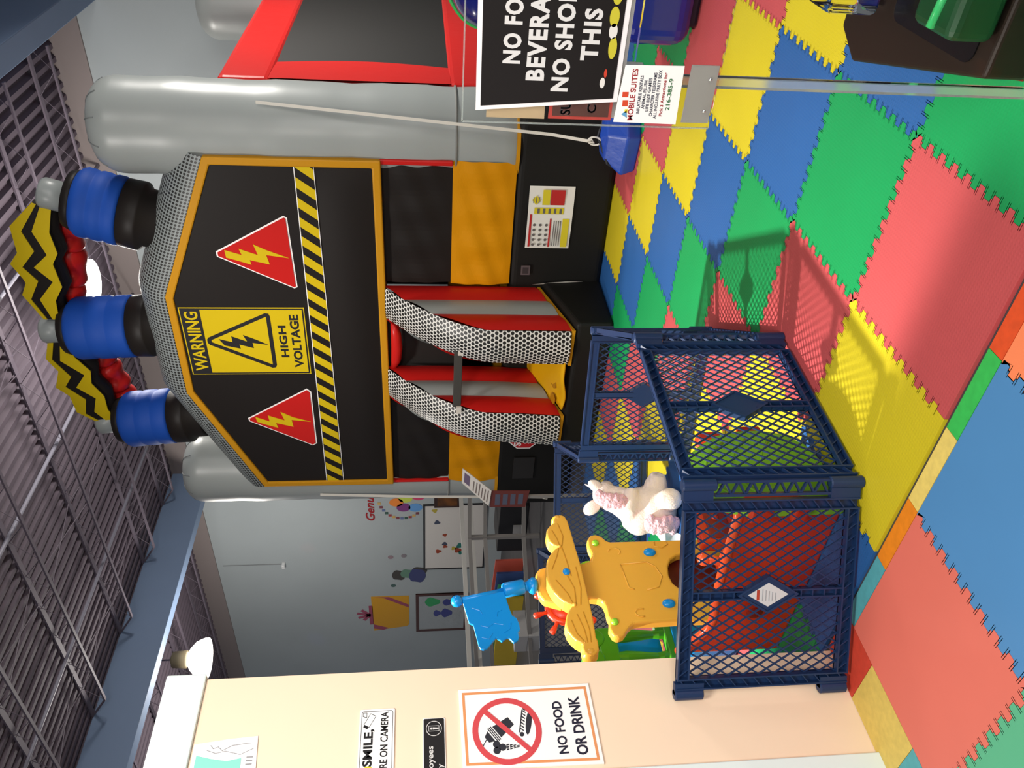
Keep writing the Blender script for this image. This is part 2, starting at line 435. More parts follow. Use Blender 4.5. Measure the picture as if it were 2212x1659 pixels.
# smooth mats in front with a border of little coloured strips
SM = {'coral': mat('smooth_foam_coral', rgb(222, 112, 96), 0.65, vary=0.05, vscale=3), 'blue': mat('smooth_foam_blue', rgb(76, 136, 190), 0.65, vary=0.05, vscale=3),
      'green': mat('smooth_foam_green', rgb(86, 176, 134), 0.65, vary=0.05, vscale=3), 'orange': mat('smooth_foam_orange', rgb(250, 136, 88), 0.65, vary=0.05, vscale=3)}
smt = [(-2.45, 1.0, 'coral', 'against the wall strip'), (-1.84, 1.0, 'blue', 'beside the yellow border strip'), (-1.235, 1.0, 'orange', 'nearest the clear barrier'),
       (-2.45, 0.39, 'green', 'closest to the camera by the wall'), (-1.84, 0.39, 'coral', 'closest to the camera, second from the wall')]
for x0, y0, c, wh in smt:
    pts = tile_outline(x0, y0, 0.6085, (1, 1, 0 if y0 > 0.9 else 1, 0 if x0 < -2.4 else 1))
    single(tile_mesh(pts, -0.0135, -0.009), 'foam_tile', SM[c], 'smooth %s foam puzzle tile %s' % (c, wh), 'foam floor tile', (x0+.3, y0+.3, -0.0135), 'smooth foam puzzle tiles')
def strip_piece(x0, y0, x1, y1, c, name, wh):
    single(MB().box((x0, y0, -0.0135), (x1, y1, -0.009)), 'mat_border_strip', mat('strip_'+name, c, 0.65, vary=0.15, vscale=40),
           '%s foam border strip piece %s' % (name, wh), 'mat border', ((x0+x1)/2, (y0+y1)/2, -0.0135), 'coloured border strip pieces')
strip_piece(-0.62, 1.611, -0.32, 1.672, rgb(238, 206, 110), 'pale yellow', 'under the clear barrier')
strip_piece(-1.228, 1.611, -0.622, 1.672, rgb(228, 82, 34), 'red orange', 'right of the green strip')
strip_piece(-1.523, 1.611, -1.230, 1.672, rgb(54, 190, 84), 'green', 'beside the yellow strip')
strip_piece(-1.832, 1.611, -1.525, 1.672, rgb(234, 208, 110), 'yellow', 'between the green and orange strips')
strip_piece(-2.122, 1.611, -1.834, 1.672, rgb(234, 134, 16), 'orange', 'beside the blue corner of the thick mat')
strip_piece(-2.448, 1.611, -2.124, 1.672, rgb(84, 166, 176), 'teal', 'in front of the play pen')
strip_piece(-2.668, 1.457, -2.452, 1.672, rgb(208, 66, 46), 'dark red', 'at the foot of the peach wall')
strip_piece(-2.668, 1.157, -2.452, 1.455, rgb(220, 192, 96), 'mustard', 'along the peach wall')
strip_piece(-2.648, 0.86, -2.452, 1.155, rgb(84, 166, 172), 'sea green', 'along the white door trim')

# ================================================================== INFLATABLE
vin = dict(rough=0.38, bump=0.10, scale=7)
V_GREY = mat('silver_vinyl', rgb(148, 153, 151), 0.36, bump=0.07, scale=4, spec=0.6, stretch=(1, 1, 0.35))
V_RED = mat('red_vinyl', rgb(190, 30, 26), 0.34, bump=0.12, scale=6, spec=0.25)
V_BLACK = mat('black_vinyl', rgb(30, 26, 24), 0.5, bump=0.05, scale=2.5, spec=0.22)
V_MESH = mat('black_netting', rgb(26, 24, 22), 0.6)
V_BASE = mat('black_base_vinyl', rgb(24, 23, 21), 0.6, bump=0.06, scale=2, spec=0.25)
V_YEL = mat('golden_vinyl', rgb(190, 134, 24), 0.45, bump=0.08, scale=8, spec=0.2)
V_ORANGE = mat('amber_vinyl_cloth', rgb(198, 132, 4), 0.6, bump=0.7, scale=3.2, spec=0.15)
V_LEMON = mat('warning_yellow', rgb(204, 176, 20), 0.45, bump=0.15, scale=6, spec=0.2)
V_BLUE = mat('blue_vinyl', rgb(22, 70, 158), 0.6, bump=0.06, scale=6, spec=0.25)
V_HOOD = dots_mat('grey_mesh_print', rgb(128, 134, 133), rgb(34, 34, 32), 0.030, 0.36, 0.5, False)
V_COMB = dots_mat('honeycomb_print', rgb(214, 212, 206), rgb(18, 18, 16), 0.037, 0.39, 0.45)
inf = thing('bounce_house', 'big black inflatable power plant bounce house with high voltage signs on the mats', 'bounce house', (-4.3, 7.6, -0.0135))
FR = frame((0, 5.90, 0), (1,0,0), (0,0,1))         # front face: z out = towards -Y
# base
mb = MB().box((-6.45, 5.92, 0.0005), (-2.12, 9.9, 0.80)); mb.build('base', V_BASE, inf, bevel=0.06, seg=4)
# front wall body behind the panels
MB().box((-6.02, 6.02, 0.78), (-5.05, 6.30, 1.90)).build('front_wall', V_BLACK, inf, bevel=0.04)
MB().box((-3.65, 6.02, 0.78), (-2.56, 6.30, 1.90)).build('front_wall', V_BLACK, inf, bevel=0.04)
# amber band and black strips either side of the entrance
def cloth(x0, x1, z0, z1, y, name, m, amp=0.012, n=24):
    P = []
    for i in range(n+1):
        z = z0+(z1-z0)*i/n
        P.append([(x0+(x1-x0)*j/n, y-amp*math.sin(PI*i/n)*(1+0.5*math.sin(j*0.9+x0*5)+0.4*math.sin(j*0.5-i*0.6)), z) for j in range(n+1)])
    mb = MB().grid(P); mb.box((x0, y+0.002, z0), (x1, y+0.12, z1)); return mb.build(name, m, inf, smooth=False)
cloth(-3.66, -2.56, 0.80, 1.30, 5.93, 'skirt_band', V_ORANGE, 0.02)
cloth(-6.05, -4.98, 0.77, 1.28, 5.93, 'skirt_band', V_ORANGE, 0.02)
cloth(-3.66, -2.60, 1.30, 1.87, 5.95, 'side_panel', V_BLACK)
cloth(-6.03, -4.98, 1.28, 1.86, 5.95, 'side_panel', V_BLACK)
MB().box((-2.60, 5.905, 1.30), (-2.555, 6.0, 1.87)).build('red_seam', V_RED, inf, bevel=0.012)
MB().box((-6.055, 5.905, 1.28), (-6.025, 6.0, 1.86)).build('red_seam', V_RED, inf, bevel=0.012)
# upper front panel
OUT = [(-2.555, 1.855), (-2.555, 3.165), (-3.79, 3.665), (-4.82, 3.675), (-6.052, 3.14), (-6.052, 1.845)]
INN = inset(OUT, 0.066)
MB().prism(inset(OUT, 0.03), FR, -0.25, 0.004).build('front_panel', V_BLACK, inf)
MB().ring(OUT, INN, FR, -0.25, 0.022).build('panel_border', V_YEL, inf, bevel=0.012)
# lower part of the panel bulges a little between border and hazard band
P = []
for i in range(13):
    z = 1.92+(2.35-1.92)*i/12
    P.append([(-5.985+(5.985-2.625)*j/40, 5.897-0.035*math.sin(PI*i/12)*math.sin(PI*j/40)**0.4, z) for j in range(41)])
MB().grid(P).build('lower_panel', V_BLACK, inf, smooth=True)
# hazard band: slanted yellow stripes
hz = thing  # (keep names short below)
mbY = MB(); mbK = MB()
zt = lambda x_: 2.500+(2.511-2.500)*(x_+2.62)/(-3.37); zb = lambda x_: 2.362
mbK.prism([(-2.62, 2.362), (-2.62, 2.502), (-5.985, 2.513), (-5.985, 2.352)], FR, 0.004, 0.008)
n = 20; pit = 3.365/n; sl = 0.115
for k in range(-1, n+1):
    a = -2.62-pit*(k+0.15); b = a-pit*0.52
    pl = [(a, 2.357), (b, 2.357), (b+sl, 2.508), (a+sl, 2.508)]
    lo, hi = -5.985, -2.62
    def clip(pl):
        for side in (0, 1):
            out = []
            for q in range(len(pl)):
                p0 = pl[q-1]; p1 = pl[q]; f = (lambda p: p[0] >= lo) if side == 0 else (lambda p: p[0] <= hi); lim = lo if side == 0 else hi
                if f(p0) != f(p1):
                    t = (lim-p0[0])/(p1[0]-p0[0]); out.append((lim, p0[1]+(p1[1]-p0[1])*t))
                if f(p1): out.append(p1)
            pl = out
            if len(pl) < 3: return None
        return pl
    pl = clip(pl)
    if pl: mbY.prism(pl, FR, 0.008, 0.0105)
hb = mbK.build('hazard_band', V_BLACK, inf); mbY.build('stripes', V_LEMON, hb)
mb = MB(); mb.prism([(-2.62, 2.5015), (-2.62, 2.5085), (-5.985, 2.5195), (-5.985, 2.5125)], FR, 0.004, 0.012); mb.prism([(-2.62, 2.356), (-2.62, 2.361), (-5.985, 2.351), (-5.985, 2.346)], FR, 0.004, 0.012)
mb.build('piping', WHITE_INK, hb)
# red triangles with bolts
def tri_sign(tri, bolt):
    t = MB().prism(tri, FR, 0.003, 0.006).build('warning_triangle', WHITE_INK, inf)
    MB().prism(inset(tri, 0.013), FR, 0.006, 0.012).build('triangle_face', V_RED, t)
    MB().prism(bolt, FR, 0.012, 0.015).build('lightning_bolt', V_LEMON, t)
tri_sign([(-3.358, 3.191), (-3.406, 3.189), (-3.702, 2.608), (-3.689, 2.58), (-3.049, 2.6), (-3.033, 2.627)],
         [(-3.34, 3.12), (-3.384, 2.99), (-3.327, 3.007), (-3.383, 2.863), (-3.286, 2.889), (-3.336, 2.793), (-3.409, 2.618), (-3.382, 2.798), (-3.469, 2.779), (-3.43, 2.933), (-3.473, 2.924), (-3.437, 3.027), (-3.409, 3.116)])
tri_sign([(-5.136, 3.179), (-5.176, 3.173), (-5.499, 2.612), (-5.471, 2.57), (-4.822, 2.57), (-4.785, 2.606)],
         [(-5.117, 3.108), (-5.176, 2.983), (-5.1, 2.992), (-5.165, 2.844), (-5.058, 2.872), (-5.127, 2.759), (-5.185, 2.602), (-5.159, 2.779), (-5.246, 2.771), (-5.196, 2.928), (-5.257, 2.912), (-5.21, 3.034), (-5.177, 3.099)])
# WARNING HIGH VOLTAGE sign
sg = MB().prism([(-3.896, 3.586), (-3.893, 2.549), (-4.610, 2.549), (-4.611, 3.586)], FR, 0.003, 0.007).build('warning_sign', V_LEMON, inf)
mb = MB()
ro = [(-3.905, 3.577), (-3.905, 2.558), (-4.602, 2.558), (-4.602, 3.577)]
mb.ring(ro, inset(ro, 0.012), FR, 0.007, 0.009); mb.prism(rect(-4.595, 3.415, -3.91, 3.570), FR, 0.007, 0.0092)
to = [(-4.262, 3.40), (-4.226, 3.40), (-4.205, 3.385), (-3.952, 2.882), (-3.956, 2.852), (-3.985, 2.842), (-4.505, 2.842), (-4.534, 2.852), (-4.538, 2.882), (-4.283, 3.385)]
mb.ring(to, inset(to, 0.034), FR, 0.007, 0.009)
mb.prism([(-4.222, 3.302), (-4.256, 3.19), (-4.192, 3.193), (-4.25, 3.066), (-4.178, 3.093), (-4.225, 2.995), (-4.285, 2.889), (-4.262, 3.023), (-4.32, 3.018), (-4.28, 3.137), (-4.325, 3.131), (-4.29, 3.262)], FR, 0.007, 0.009)
def at2(fr, x_, y_): return fr @ Matrix.Translation((x_, y_, 0))
text_mb('HIGH', 1, at2(FR, -4.25, 2.722), 0.007, 0.009, 0.03, width=0.34, height=0.068, mb=mb)
text_mb('VOLTAGE', 1, at2(FR, -4.25, 2.606), 0.007, 0.009, 0.03, width=0.57, height=0.078, mb=mb)
mb.build('black_print', BLACK_INK, sg)
text_mb('WARNING', 1, at2(FR, -4.25, 3.436), 0.0092, 0.011, 0.02, width=0.63, height=0.112).build('heading', V_LEMON, sg)
# mesh hood curving back from the top of the panel
top = [(-2.555, 3.165), (-3.79, 3.665), (-4.82, 3.675), (-6.052, 3.14)]
def along(t):
    L = [0]
    for a, b in zip(top[:-1], top[1:]): L.append(L[-1]+math.dist(a, b))
    d = t*L[-1]
    for i in range(3):
        if d <= L[i+1]+1e-9:
            u = (d-L[i])/(L[i+1]-L[i]); return (top[i][0]+(top[i+1][0]-top[i][0])*u, top[i][1]+(top[i+1][1]-top[i][1])*u), d
P = []; UV = []
nt_ = 60; npf = 14
for i in range(npf+1):
    a = PI*0.62*i/npf
    dy = 0.42*(1-math.cos(a)); dz = 0.30*math.sin(a)
    row = []; uvr = []
    for j in range(nt_+1):
        (x_, z_), d = along(j/nt_)
        k = 1-0.10*(1-math.sin(PI*j/nt_))
        off = dz*k
        cx = (x_+4.3)/1.75
        row.append((x_+off*0.18*cx, 5.885+dy, z_+off)); uvr.append((d, 0.55*i/npf))
    P.append(row); UV.append(uvr)
hd = MB().grid(P, 0, UV).build('mesh_hood', V_HOOD, inf, smooth=True)
P = [[P[-1][j], (P[-1][j][0], 7.4, P[-1][j][2]-0.25), (P[-1][j][0], 9.3, 3.0)] for j in range(nt_+1)]
MB().grid(P).build('roof', V_BLACK, inf, smooth=True)
# columns
def column(x_, y_, r, z0, z1, seed, lean=0.0):
    pr = [(0, r*0.97), (0.02, r)]; N = 26
    for i in range(1, N):
        t = i/N; pr.append(((z1-z0-r*0.62)*t, r*(1+0.012*math.sin(t*23+seed)+0.008*math.sin(t*51+seed*2))))
    h0 = z1-z0-r*0.62
    for i in range(0, 11):
        a = PI/2*i/10; pr.append((h0+r*0.62*math.sin(a), max(0.004, r*math.cos(a)**0.55)))
    c = MB().lathe((x_, y_, z0), (0, 0, 1), pr, 48).build('column', V_GREY, inf, smooth=True)
    return c
c1 = column(-2.485, 6.275, 0.36, 0.80, 4.02, 1)
c2 = column(-6.15, 6.28, 0.36, 0.78, 4.00, 2)
c3 = column(-2.44, 9.62, 0.36, 0.80, 3.92, 3)
for c, (x_, y_, r) in ((c1, (-2.485, 6.275, 0.364)), (c2, (-6.15, 6.28, 0.364))):
    MB().lathe((x_, y_, 1.27), (0,0,1), [(0, r+0.001), (0.003, r+0.004), (0.012, r+0.004), (0.016, r+0.001)], 48).build('seam', mat('seam_grey', rgb(120, 120, 116), 0.6), c, smooth=True)
MB().lathe((-2.485, 6.275, 0.785), (0,0,1), [(0, 0.30), (0.002, 0.372), (0.03, 0.372), (0.034, 0.30)], 48).build('column_trim', V_YEL, inf)
MB().lathe((-6.15, 6.28, 0.765), (0,0,1), [(0, 0.30), (0.002, 0.377), (0.03, 0.377), (0.034, 0.30)], 48).build('column_trim', V_YEL, inf)
# stitched ribs on the column heads
for (x_, y_, r, zt_) in ((-2.485, 6.275, 0.36, 4.02), (-6.15, 6.28, 0.36, 4.00)):
    for k in range(10):
        a = 2*PI*k/10+0.2; pts = []
        for i in range(3, 9):
            b = PI/2*i/10; rr = r*math.cos(b)**0.55+0.001
            pts.append((x_+rr*math.cos(a), y_+rr*math.sin(a), zt_-r*0.62+r*0.62*math.sin(b)))
        MB().tube(pts, 0.005, 6).build('head_stitch', mat('seam_dark', rgb(110, 114, 114), 0.7), inf, smooth=True)
# right side wall: red frame round a black net
YZ = frame((-2.14, 0, 0), (0,1,0), (0,0,1))
sw = MB().prism(rect(6.40, 2.69, 9.5, 3.10), YZ, -0.30, 0.0).build('side_frame_top', V_RED, inf, bevel=0.05, seg=3)
MB().prism(rect(6.40, 0.80, 9.5, 1.33), YZ, -0.30, 0.0).build('side_frame_bottom', V_RED, inf, bevel=0.05, seg=3)
P = []
for i in range(15):
    z = 1.31+(2.71-1.31)*i/14; b = 0.10*math.sin(PI*i/14)
    P.append([(-2.14-0.02*abs(u), 6.42+(0.45+b*0.9)*u, z) for u in (0, .2, .4, .6, .8, 1.0)])
mb = MB().grid(P); mb.box((-2.36, 6.42, 1.31), (-2.17, 6.83, 2.71)); mb.build('side_post', V_RED, inf)
MB().box((-2.26, 6.5, 1.30), (-2.16, 9.5, 2.72)).build('side_netting', V_MESH, inf)
# dark interior: back and left inner walls, so the entrance looks into a room
MB().box((-5.7, 9.2, 0.8), (-2.5, 9.4, 3.0)).build('rear_wall', V_BLACK, inf)
MB().box((-6.2, 6.3, 0.8), (-5.95, 9.4, 3.0)).build('left_wall', V_BLACK, inf)
# inside: amber floor step and red/silver inner tubes
MB().box((-4.85, 6.05, 0.80), (-3.75, 9.1, 0.86)).build('bounce_floor', V_YEL, inf)
MB().box((-4.15, 6.30, 0.78), (-3.72, 6.6, 1.30)).build('inner_post', V_ORANGE, inf, bevel=0.03)
# buttresses either side of the entrance: honeycomb front over three upright tubes
def buttress(xr, wd, out_x):
    """xr: right edge x at the wall; profile: distance from wall (Y) against height"""
    def front(z):
        t = (1.858-z)/(1.858-0.345)
        return 5.885-0.62*(1-(1-min(1.0, t/0.6))**1.7)
    zs = [1.858-(1.858-0.345)*i/30 for i in range(31)]
    P = []; UV = []
    L = 0; prev = None
    for z in zs:
        y = front(z); t = (1.858-z)/1.513
        if prev: L += math.dist(prev, (y, z))
        prev = (y, z); row = []; ur = []
        sh = out_x*t**3
        for j in range(13):
            u = j/12; bul = 0.05*math.sin(PI*u)
            row.append((xr+sh-wd*u*(1+0.12*t), y-bul+0.0, z)); ur.append((-wd*1.08*u, -L))
        P.append(row); UV.append(ur)
    b = MB().grid(P, 0, UV).build('entrance_buttress', V_COMB, inf, smooth=True)
    # side tubes as vertical rounded strips whose tops follow the curve
    for sx, sgn in ((0, 1), (1, -1)):
        edges = [(5.93, 5.71, V_RED, 'tube_red'), (5.71, 5.50, V_GREY, 'tube_silver'), (5.50, 5.275, V_RED, 'tube_red')]
        for y0, y1, m, nm in edges:
            Q = []
            for i in range(25):
                row = []
                for k in range(9):
                    u = k/8; y = y0+(y1-y0)*u
                    t = 0.6*(1-(1-min(1.0, max(0.0, (5.885-y)/0.62)))**(1/1.7))
                    ztop = 1.858-1.513*t; zbot = 0.345+(y-5.285)/0.615*0.215
                    z = zbot+(max(ztop, zbot+0.002)-zbot)*i/24; tt = (1.858-z)/1.513
                    bul = 0.022*math.sin(PI*u)
                    xe = xr+out_x*tt**3-(wd*(1+0.12*tt) if sx else 0)
                    row.append((xe+sgn*bul, y, z))
                Q.append(row)
            MB().grid(Q).build(nm, m, b, smooth=True)
    # flat yellow foot
    mb = MB()
    x0 = xr+out_x+0.01; x1 = xr+out_x-wd*1.12-0.01
    mb.add([(x0, 5.93, 0.556), (x1, 5.93, 0.556), (x1, 5.262, 0.338), (x0, 5.262, 0.338), (x0, 5.93, 0.53), (x1, 5.93, 0.53), (x1, 5.262, 0.312), (x0, 5.262, 0.312)],
           [(0,1,2,3), (7,6,5,4), (0,4,5,1), (1,5,6,2), (2,6,7,3), (3,7,4,0)])
    mb.build('foot_trim', V_YEL, b)
buttress(-3.69, 0.30, -0.01)
buttress(-4.55, 0.31, -0.06)
# entrance arch top, net and strap
MB().tube([(-4.02, 5.90, 1.80), (-4.15, 5.87, 1.775), (-4.29, 5.86, 1.77), (-4.43, 5.87, 1.78), (-4.56, 5.90, 1.81)], [0.022, 0.045, 0.05, 0.045, 0.022], 12).build('arch_tube', V_RED, inf, smooth=True)
MB().box((-4.72, 5.98, 1.22), (-3.90, 6.00, 1.86)).build('entrance_net', V_MESH, inf)
st = MB().box((-4.56, 5.345, 1.215), (-3.92, 5.357, 1.285)).build('entrance_strap', mat('charcoal_strap', rgb(64, 62, 58), 0.6), inf, bevel=0.004)
VEL = mat('white_hook_tape', rgb(206, 200, 190), 0.8)
MB().box((-3.985, 5.325, 1.215), (-3.92, 5.344, 1.255)).build('hook_tape', VEL, st); MB().box((-4.585, 5.285, 1.215), (-4.51, 5.30, 1.26)).build('hook_tape', VEL, st)
# amber entrance mat with hexagon cut-outs, sagging between the buttresses
P = []
for i in range(13):
    t = i/12; y = 5.95-0.70*t
    P.append([(-4.0-0.60*u+(0.06 if i > 9 else 0), y+0.02*u*t, 0.575-0.235*t+0.16*(1-u)**3*(1-t*0.6)+0.012*math.sin(u*9+t*4)) for u in [k/14 for k in range(15)]])
em = MB().grid(P).build('entrance_mat', mat('yellow_entry_mat', rgb(226, 170, 8), 0.45, bump=0.25, scale=5), inf, smooth=True)
sl_ = em.modifiers.new('solid', 'SOLIDIFY'); sl_.thickness = 0.012
mb = MB()
for (hx, hy, hz_) in ((-4.36, 5.42, 0.405), (-4.52, 5.40, 0.40)):
    mb.add([(hx-0.055, hy, hz_), (hx-0.03, hy-0.035, hz_-0.012), (hx+0.03, hy-0.035, hz_-0.012), (hx+0.055, hy, hz_), (hx+0.035, hy+0.05, hz_+0.018), (hx-0.035, hy+0.05, hz_+0.018)], [(0,1,2,3,4,5)])
mb.build('hand_hold', mat('dark_amber_vinyl', rgb(176, 122, 6), 0.5), em)
# step in front of the entrance
mb = MB()
sx0, sx1 = -5.05, -3.63
mb.add([(sx0, 5.95, 0.0005), (sx1, 5.95, 0.0005), (sx1, 5.27, 0.0005), (sx0, 5.27, 0.0005), (sx0, 5.95, 0.52), (sx1, 5.95, 0.52), (sx1, 5.27, 0.30), (sx0, 5.27, 0.30)],
       [(0,3,2,1), (4,5,6,7), (0,1,5,4), (1,2,6,5), (2,3,7,6), (3,0,4,7)])
mb.build('entrance_step', V_BASE, inf, bevel=0.03, seg=3)
mb = MB(); mb.grid([[(-3.655, 5.905, 0.60), (-3.645, 5.90, 0.45), (-3.63, 5.90, 0.30), (-3.622, 5.905, 0.16)], [(-3.645, 5.89, 0.60), (-3.622, 5.885, 0.45), (-3.612, 5.89, 0.30), (-3.618, 5.90, 0.16)]])
mb.build('side_flap_tape', VEL, inf)
# info label and small patch on the base
lb = MB(); LBL = frame((-3.0, 5.915, 0.50), (1, 0, 0), (0, 0, 1))
G = []
for j in range(13):
    u = j/12; G.append([(-3.30+0.555*u, 5.915-0.012*math.sin(PI*u)-0.004, z) for z in (0.322, 0.41, 0.5, 0.6, 0.690)])
lab = lb.grid(G).build('safety_label', mat('label_white', rgb(222, 220, 212), 0.4), inf, smooth=True)
LB = frame((0, 5.896, 0), (1,0,0), (0,0,1)); INKR = mat('label_red', rgb(176, 36, 34), 0.5); INKY = mat('label_yellow', rgb(206, 190, 40), 0.5)
mb = MB()
mb.prism(rect(-2.90, 0.40, -2.77, 0.515), LB, 0, 0.002, 0); mb.prism(rect(-3.28, 0.655, -2.985, 0.672), LB, 0, 0.002, 0); mb.prism(rect(-3.28, 0.492, -3.02, 0.505), LB, 0, 0.002, 0)
mb.prism(rect(-2.90, 0.52, -2.77, 0.58), LB, 0, 0.002, 1); mb.prism(rect(-2.98, 0.40, -2.925, 0.64), LB, 0, 0.002, 1); mb.prism(rect(-3.28, 0.345, -3.02, 0.40), LB, 0, 0.002, 1)
mb.prism([(-2.86, 0.595), (-2.82, 0.63), (-2.86, 0.665), (-2.90, 0.63)], LB, 0, 0.002, 1)
for r in range(5):
    for c in range(3): mb.prism(disc2d(-3.08-0.045*r, 0.63-0.05*c, 0.012, 10), LB, 0, 0.002, 2)
for r in range(4): mb.prism(rect(-3.27, 0.412+0.018*r, -3.04, 0.418+0.018*r), LB, 0, 0.002, 2)
for r in range(5): mb.prism(rect(-2.975+0.0, 0.415+0.045*r, -2.932, 0.435+0.045*r), LB, 0.002, 0.003, 2)
for r in range(3): mb.prism(rect(-2.885, 0.605+0.022*r, -2.835, 0.611+0.022*r), LB, 0.002, 0.003, 2)
mb.build('label_print', [INKR, INKY, mat('label_grey', rgb(96, 92, 90), 0.6)], lab)
pa = MB().prism(rect(-3.555, 0.632, -3.465, 0.708), LB, -0.012, 0.0).build('hook_patch', mat('patch_grey', rgb(84, 72, 74), 0.7), inf)
MB().prism(rect(-3.54, 0.645, -3.48, 0.695), LB, 0.0, 0.001).build('patch_centre', mat('patch_dark', rgb(48, 40, 42), 0.7), pa)
# STOP octagon and black patch on the left of the entrance
oct_ = [(-5.43+0.172*math.cos(PI/8+PI/4*k), 0.535+0.172*math.sin(PI/8+PI/4*k)) for k in range(8)]
so = MB().prism(oct_, LB, -0.012, 0.0).build('stop_sign', WHITE_INK, inf)
MB().prism([(-5.43+0.158*math.cos(PI/8+PI/4*k), 0.535+0.158*math.sin(PI/8+PI/4*k)) for k in range(8)], LB, 0.0, 0.001).build('stop_face', mat('stop_red', rgb(186, 30, 34), 0.5), so)
mb = text_mb('STOP', 1, at2(LB, -5.43, 0.560), 0.001, 0.0025, 0.03, width=0.24, height=0.075)
for k in range(3): mb.prism(rect(-5.52, 0.515-0.035*k, -5.34, 0.528-0.035*k), LB, 0.001, 0.002)
mb.build('lettering', WHITE_INK, so)
MB().prism(rect(-6.02, 0.40, -5.72, 0.62), LB, -0.012, 0.0).build('blank_patch', mat('patch_black', rgb(36, 34, 32), 0.45), inf, bevel=0.004)
# insulators on the roof with lightning arcs between them
def insulator(base, tip, r):
    base = Vector(base); tip = Vector(tip); ax = (tip-base); L = ax.length; ax.normalize()
    i = MB().lathe(base, ax, [(0.0, r*0.80), (0.015, r*0.84), (0.12, r*0.84), (0.15, r*0.98), (0.17, r), (0.30, r*0.98), (0.305, r*0.9)], 40).build('insulator_base', V_BLACK, inf, smooth=True)
    pr = []
    N = 3; h0 = 0.30; hb_ = L-0.30-0.30
    for k in range(N):
        a = h0+hb_*k/N; b = h0+hb_*(k+1)/N
        pr += [(a+0.006, r*0.965), (a+0.03, r*1.0), (b-0.03, r*1.0), (b-0.006, r*0.965)]
    pr += [(h0+hb_+0.02, r*0.88)]
    MB().lathe(base, ax, pr, 40).build('insulator_barrel', V_BLUE, i, smooth=True)
    MB().lathe(base, ax, [(L-0.285, r*0.84), (L-0.27, r*0.87), (L-0.215, r*0.80), (L-0.20, r*0.6)], 40).build('insulator_cap', V_BLACK, i, smooth=True)
    MB().lathe(base, ax, [(L-0.21, r*0.42), (L-0.03, r*0.44), (L-0.008, r*0.40), (L, r*0.25)], 32).build('insulator_tip', V_GREY, i, smooth=True)
insulator((-3.285, 6.25, 3.66), (-3.055, 6.28, 4.57), 0.285)
insulator((-4.315, 6.25, 3.80), (-4.395, 6.28, 4.92), 0.283)
insulator((-5.37, 6.25, 3.66), (-5.50, 6.28, 4.71), 0.275)
def arc(topl, b1, b2, low):
    AF = frame((0, 6.20, 0), (1,0,0), (0,0,1))
    z_ = lambda pl: [(x_, y_) for x_, y_ in pl]
    a = MB().prism(z_(topl)+z_(low)[::-1], AF, -0.06, 0.0).build('lightning_arc', V_BLACK, inf)
    MB().prism(z_(topl)+z_(b1)[::-1], AF, 0.0, 0.008).build('yellow_zigzag', V_LEMON, a)
    MB().prism(z_(b2)+z_(low)[::-1], AF, 0.0, 0.008).build('yellow_zigzag', V_LEMON, a)
    # red inflated tubes behind
    pts = [((x_), 6.52, z2-0.10) for (x_, z2) in low]
    mb = MB()
    q = [Vector((x_, y_, z2+0.10)) for x_, y_, z2 in pts]; path = []; rad = []
    for k in range(len(q)-1):
        for i in range(6):
            t = i/6; path.append(q[k].lerp(q[k+1], t)); rad.append(0.095+0.045*math.sin(PI*t))
    mb.tube(path, rad, 16); mb.build('red_arc_back', V_RED, a, smooth=True)
    # dark fabric joining front and back
    MB().tube([(x_, 6.31, z2+0.045) for x_, z2 in low], 0.085, 12).build('arc_underside', V_BLACK, a, smooth=True)
A1t = [(-3.11, 4.622), (-3.32, 4.848), (-3.562, 4.862), (-3.668, 4.949), (-3.809, 4.89), (-3.855, 4.88), (-3.973, 4.943), (-4.226, 4.839)]
A1a = [(-3.124, 4.591), (-3.366, 4.773), (-3.549, 4.726), (-3.701, 4.862), (-3.837, 4.776), (-4.02, 4.885), (-4.226, 4.809)]
A1b = [(-3.139, 4.565), (-3.365, 4.692), (-3.581, 4.635), (-3.7, 4.77), (-3.842, 4.66), (-4.019, 4.814), (-4.226, 4.766)]
A1l = [(-3.148, 4.483), (-3.373, 4.559), (-3.569, 4.548), (-3.67, 4.613), (-3.894, 4.599), (-4.031, 4.688), (-4.226, 4.712)]
A2t = [(-4.427, 4.862), (-4.66, 4.943), (-4.802, 4.876), (-4.993, 4.948), (-5.098, 4.854), (-5.299, 4.842), (-5.486, 4.613)]
A2a = [(-4.427, 4.814), (-4.671, 4.893), (-4.87, 4.782), (-4.988, 4.863), (-5.146, 4.721), (-5.324, 4.766), (-5.486, 4.586)]
A2b = [(-4.427, 4.762), (-4.682, 4.827), (-4.848, 4.659), (-4.995, 4.768), (-5.129, 4.627), (-5.295, 4.681), (-5.474, 4.553)]
A2l = [(-4.427, 4.71), (-4.639, 4.693), (-4.804, 4.594), (-4.95, 4.622), (-5.107, 4.545), (-5.267, 4.552), (-5.463, 4.488)]
arc(A1t, A1a, A1b, A1l); arc(A2t, A2a, A2b, A2l)

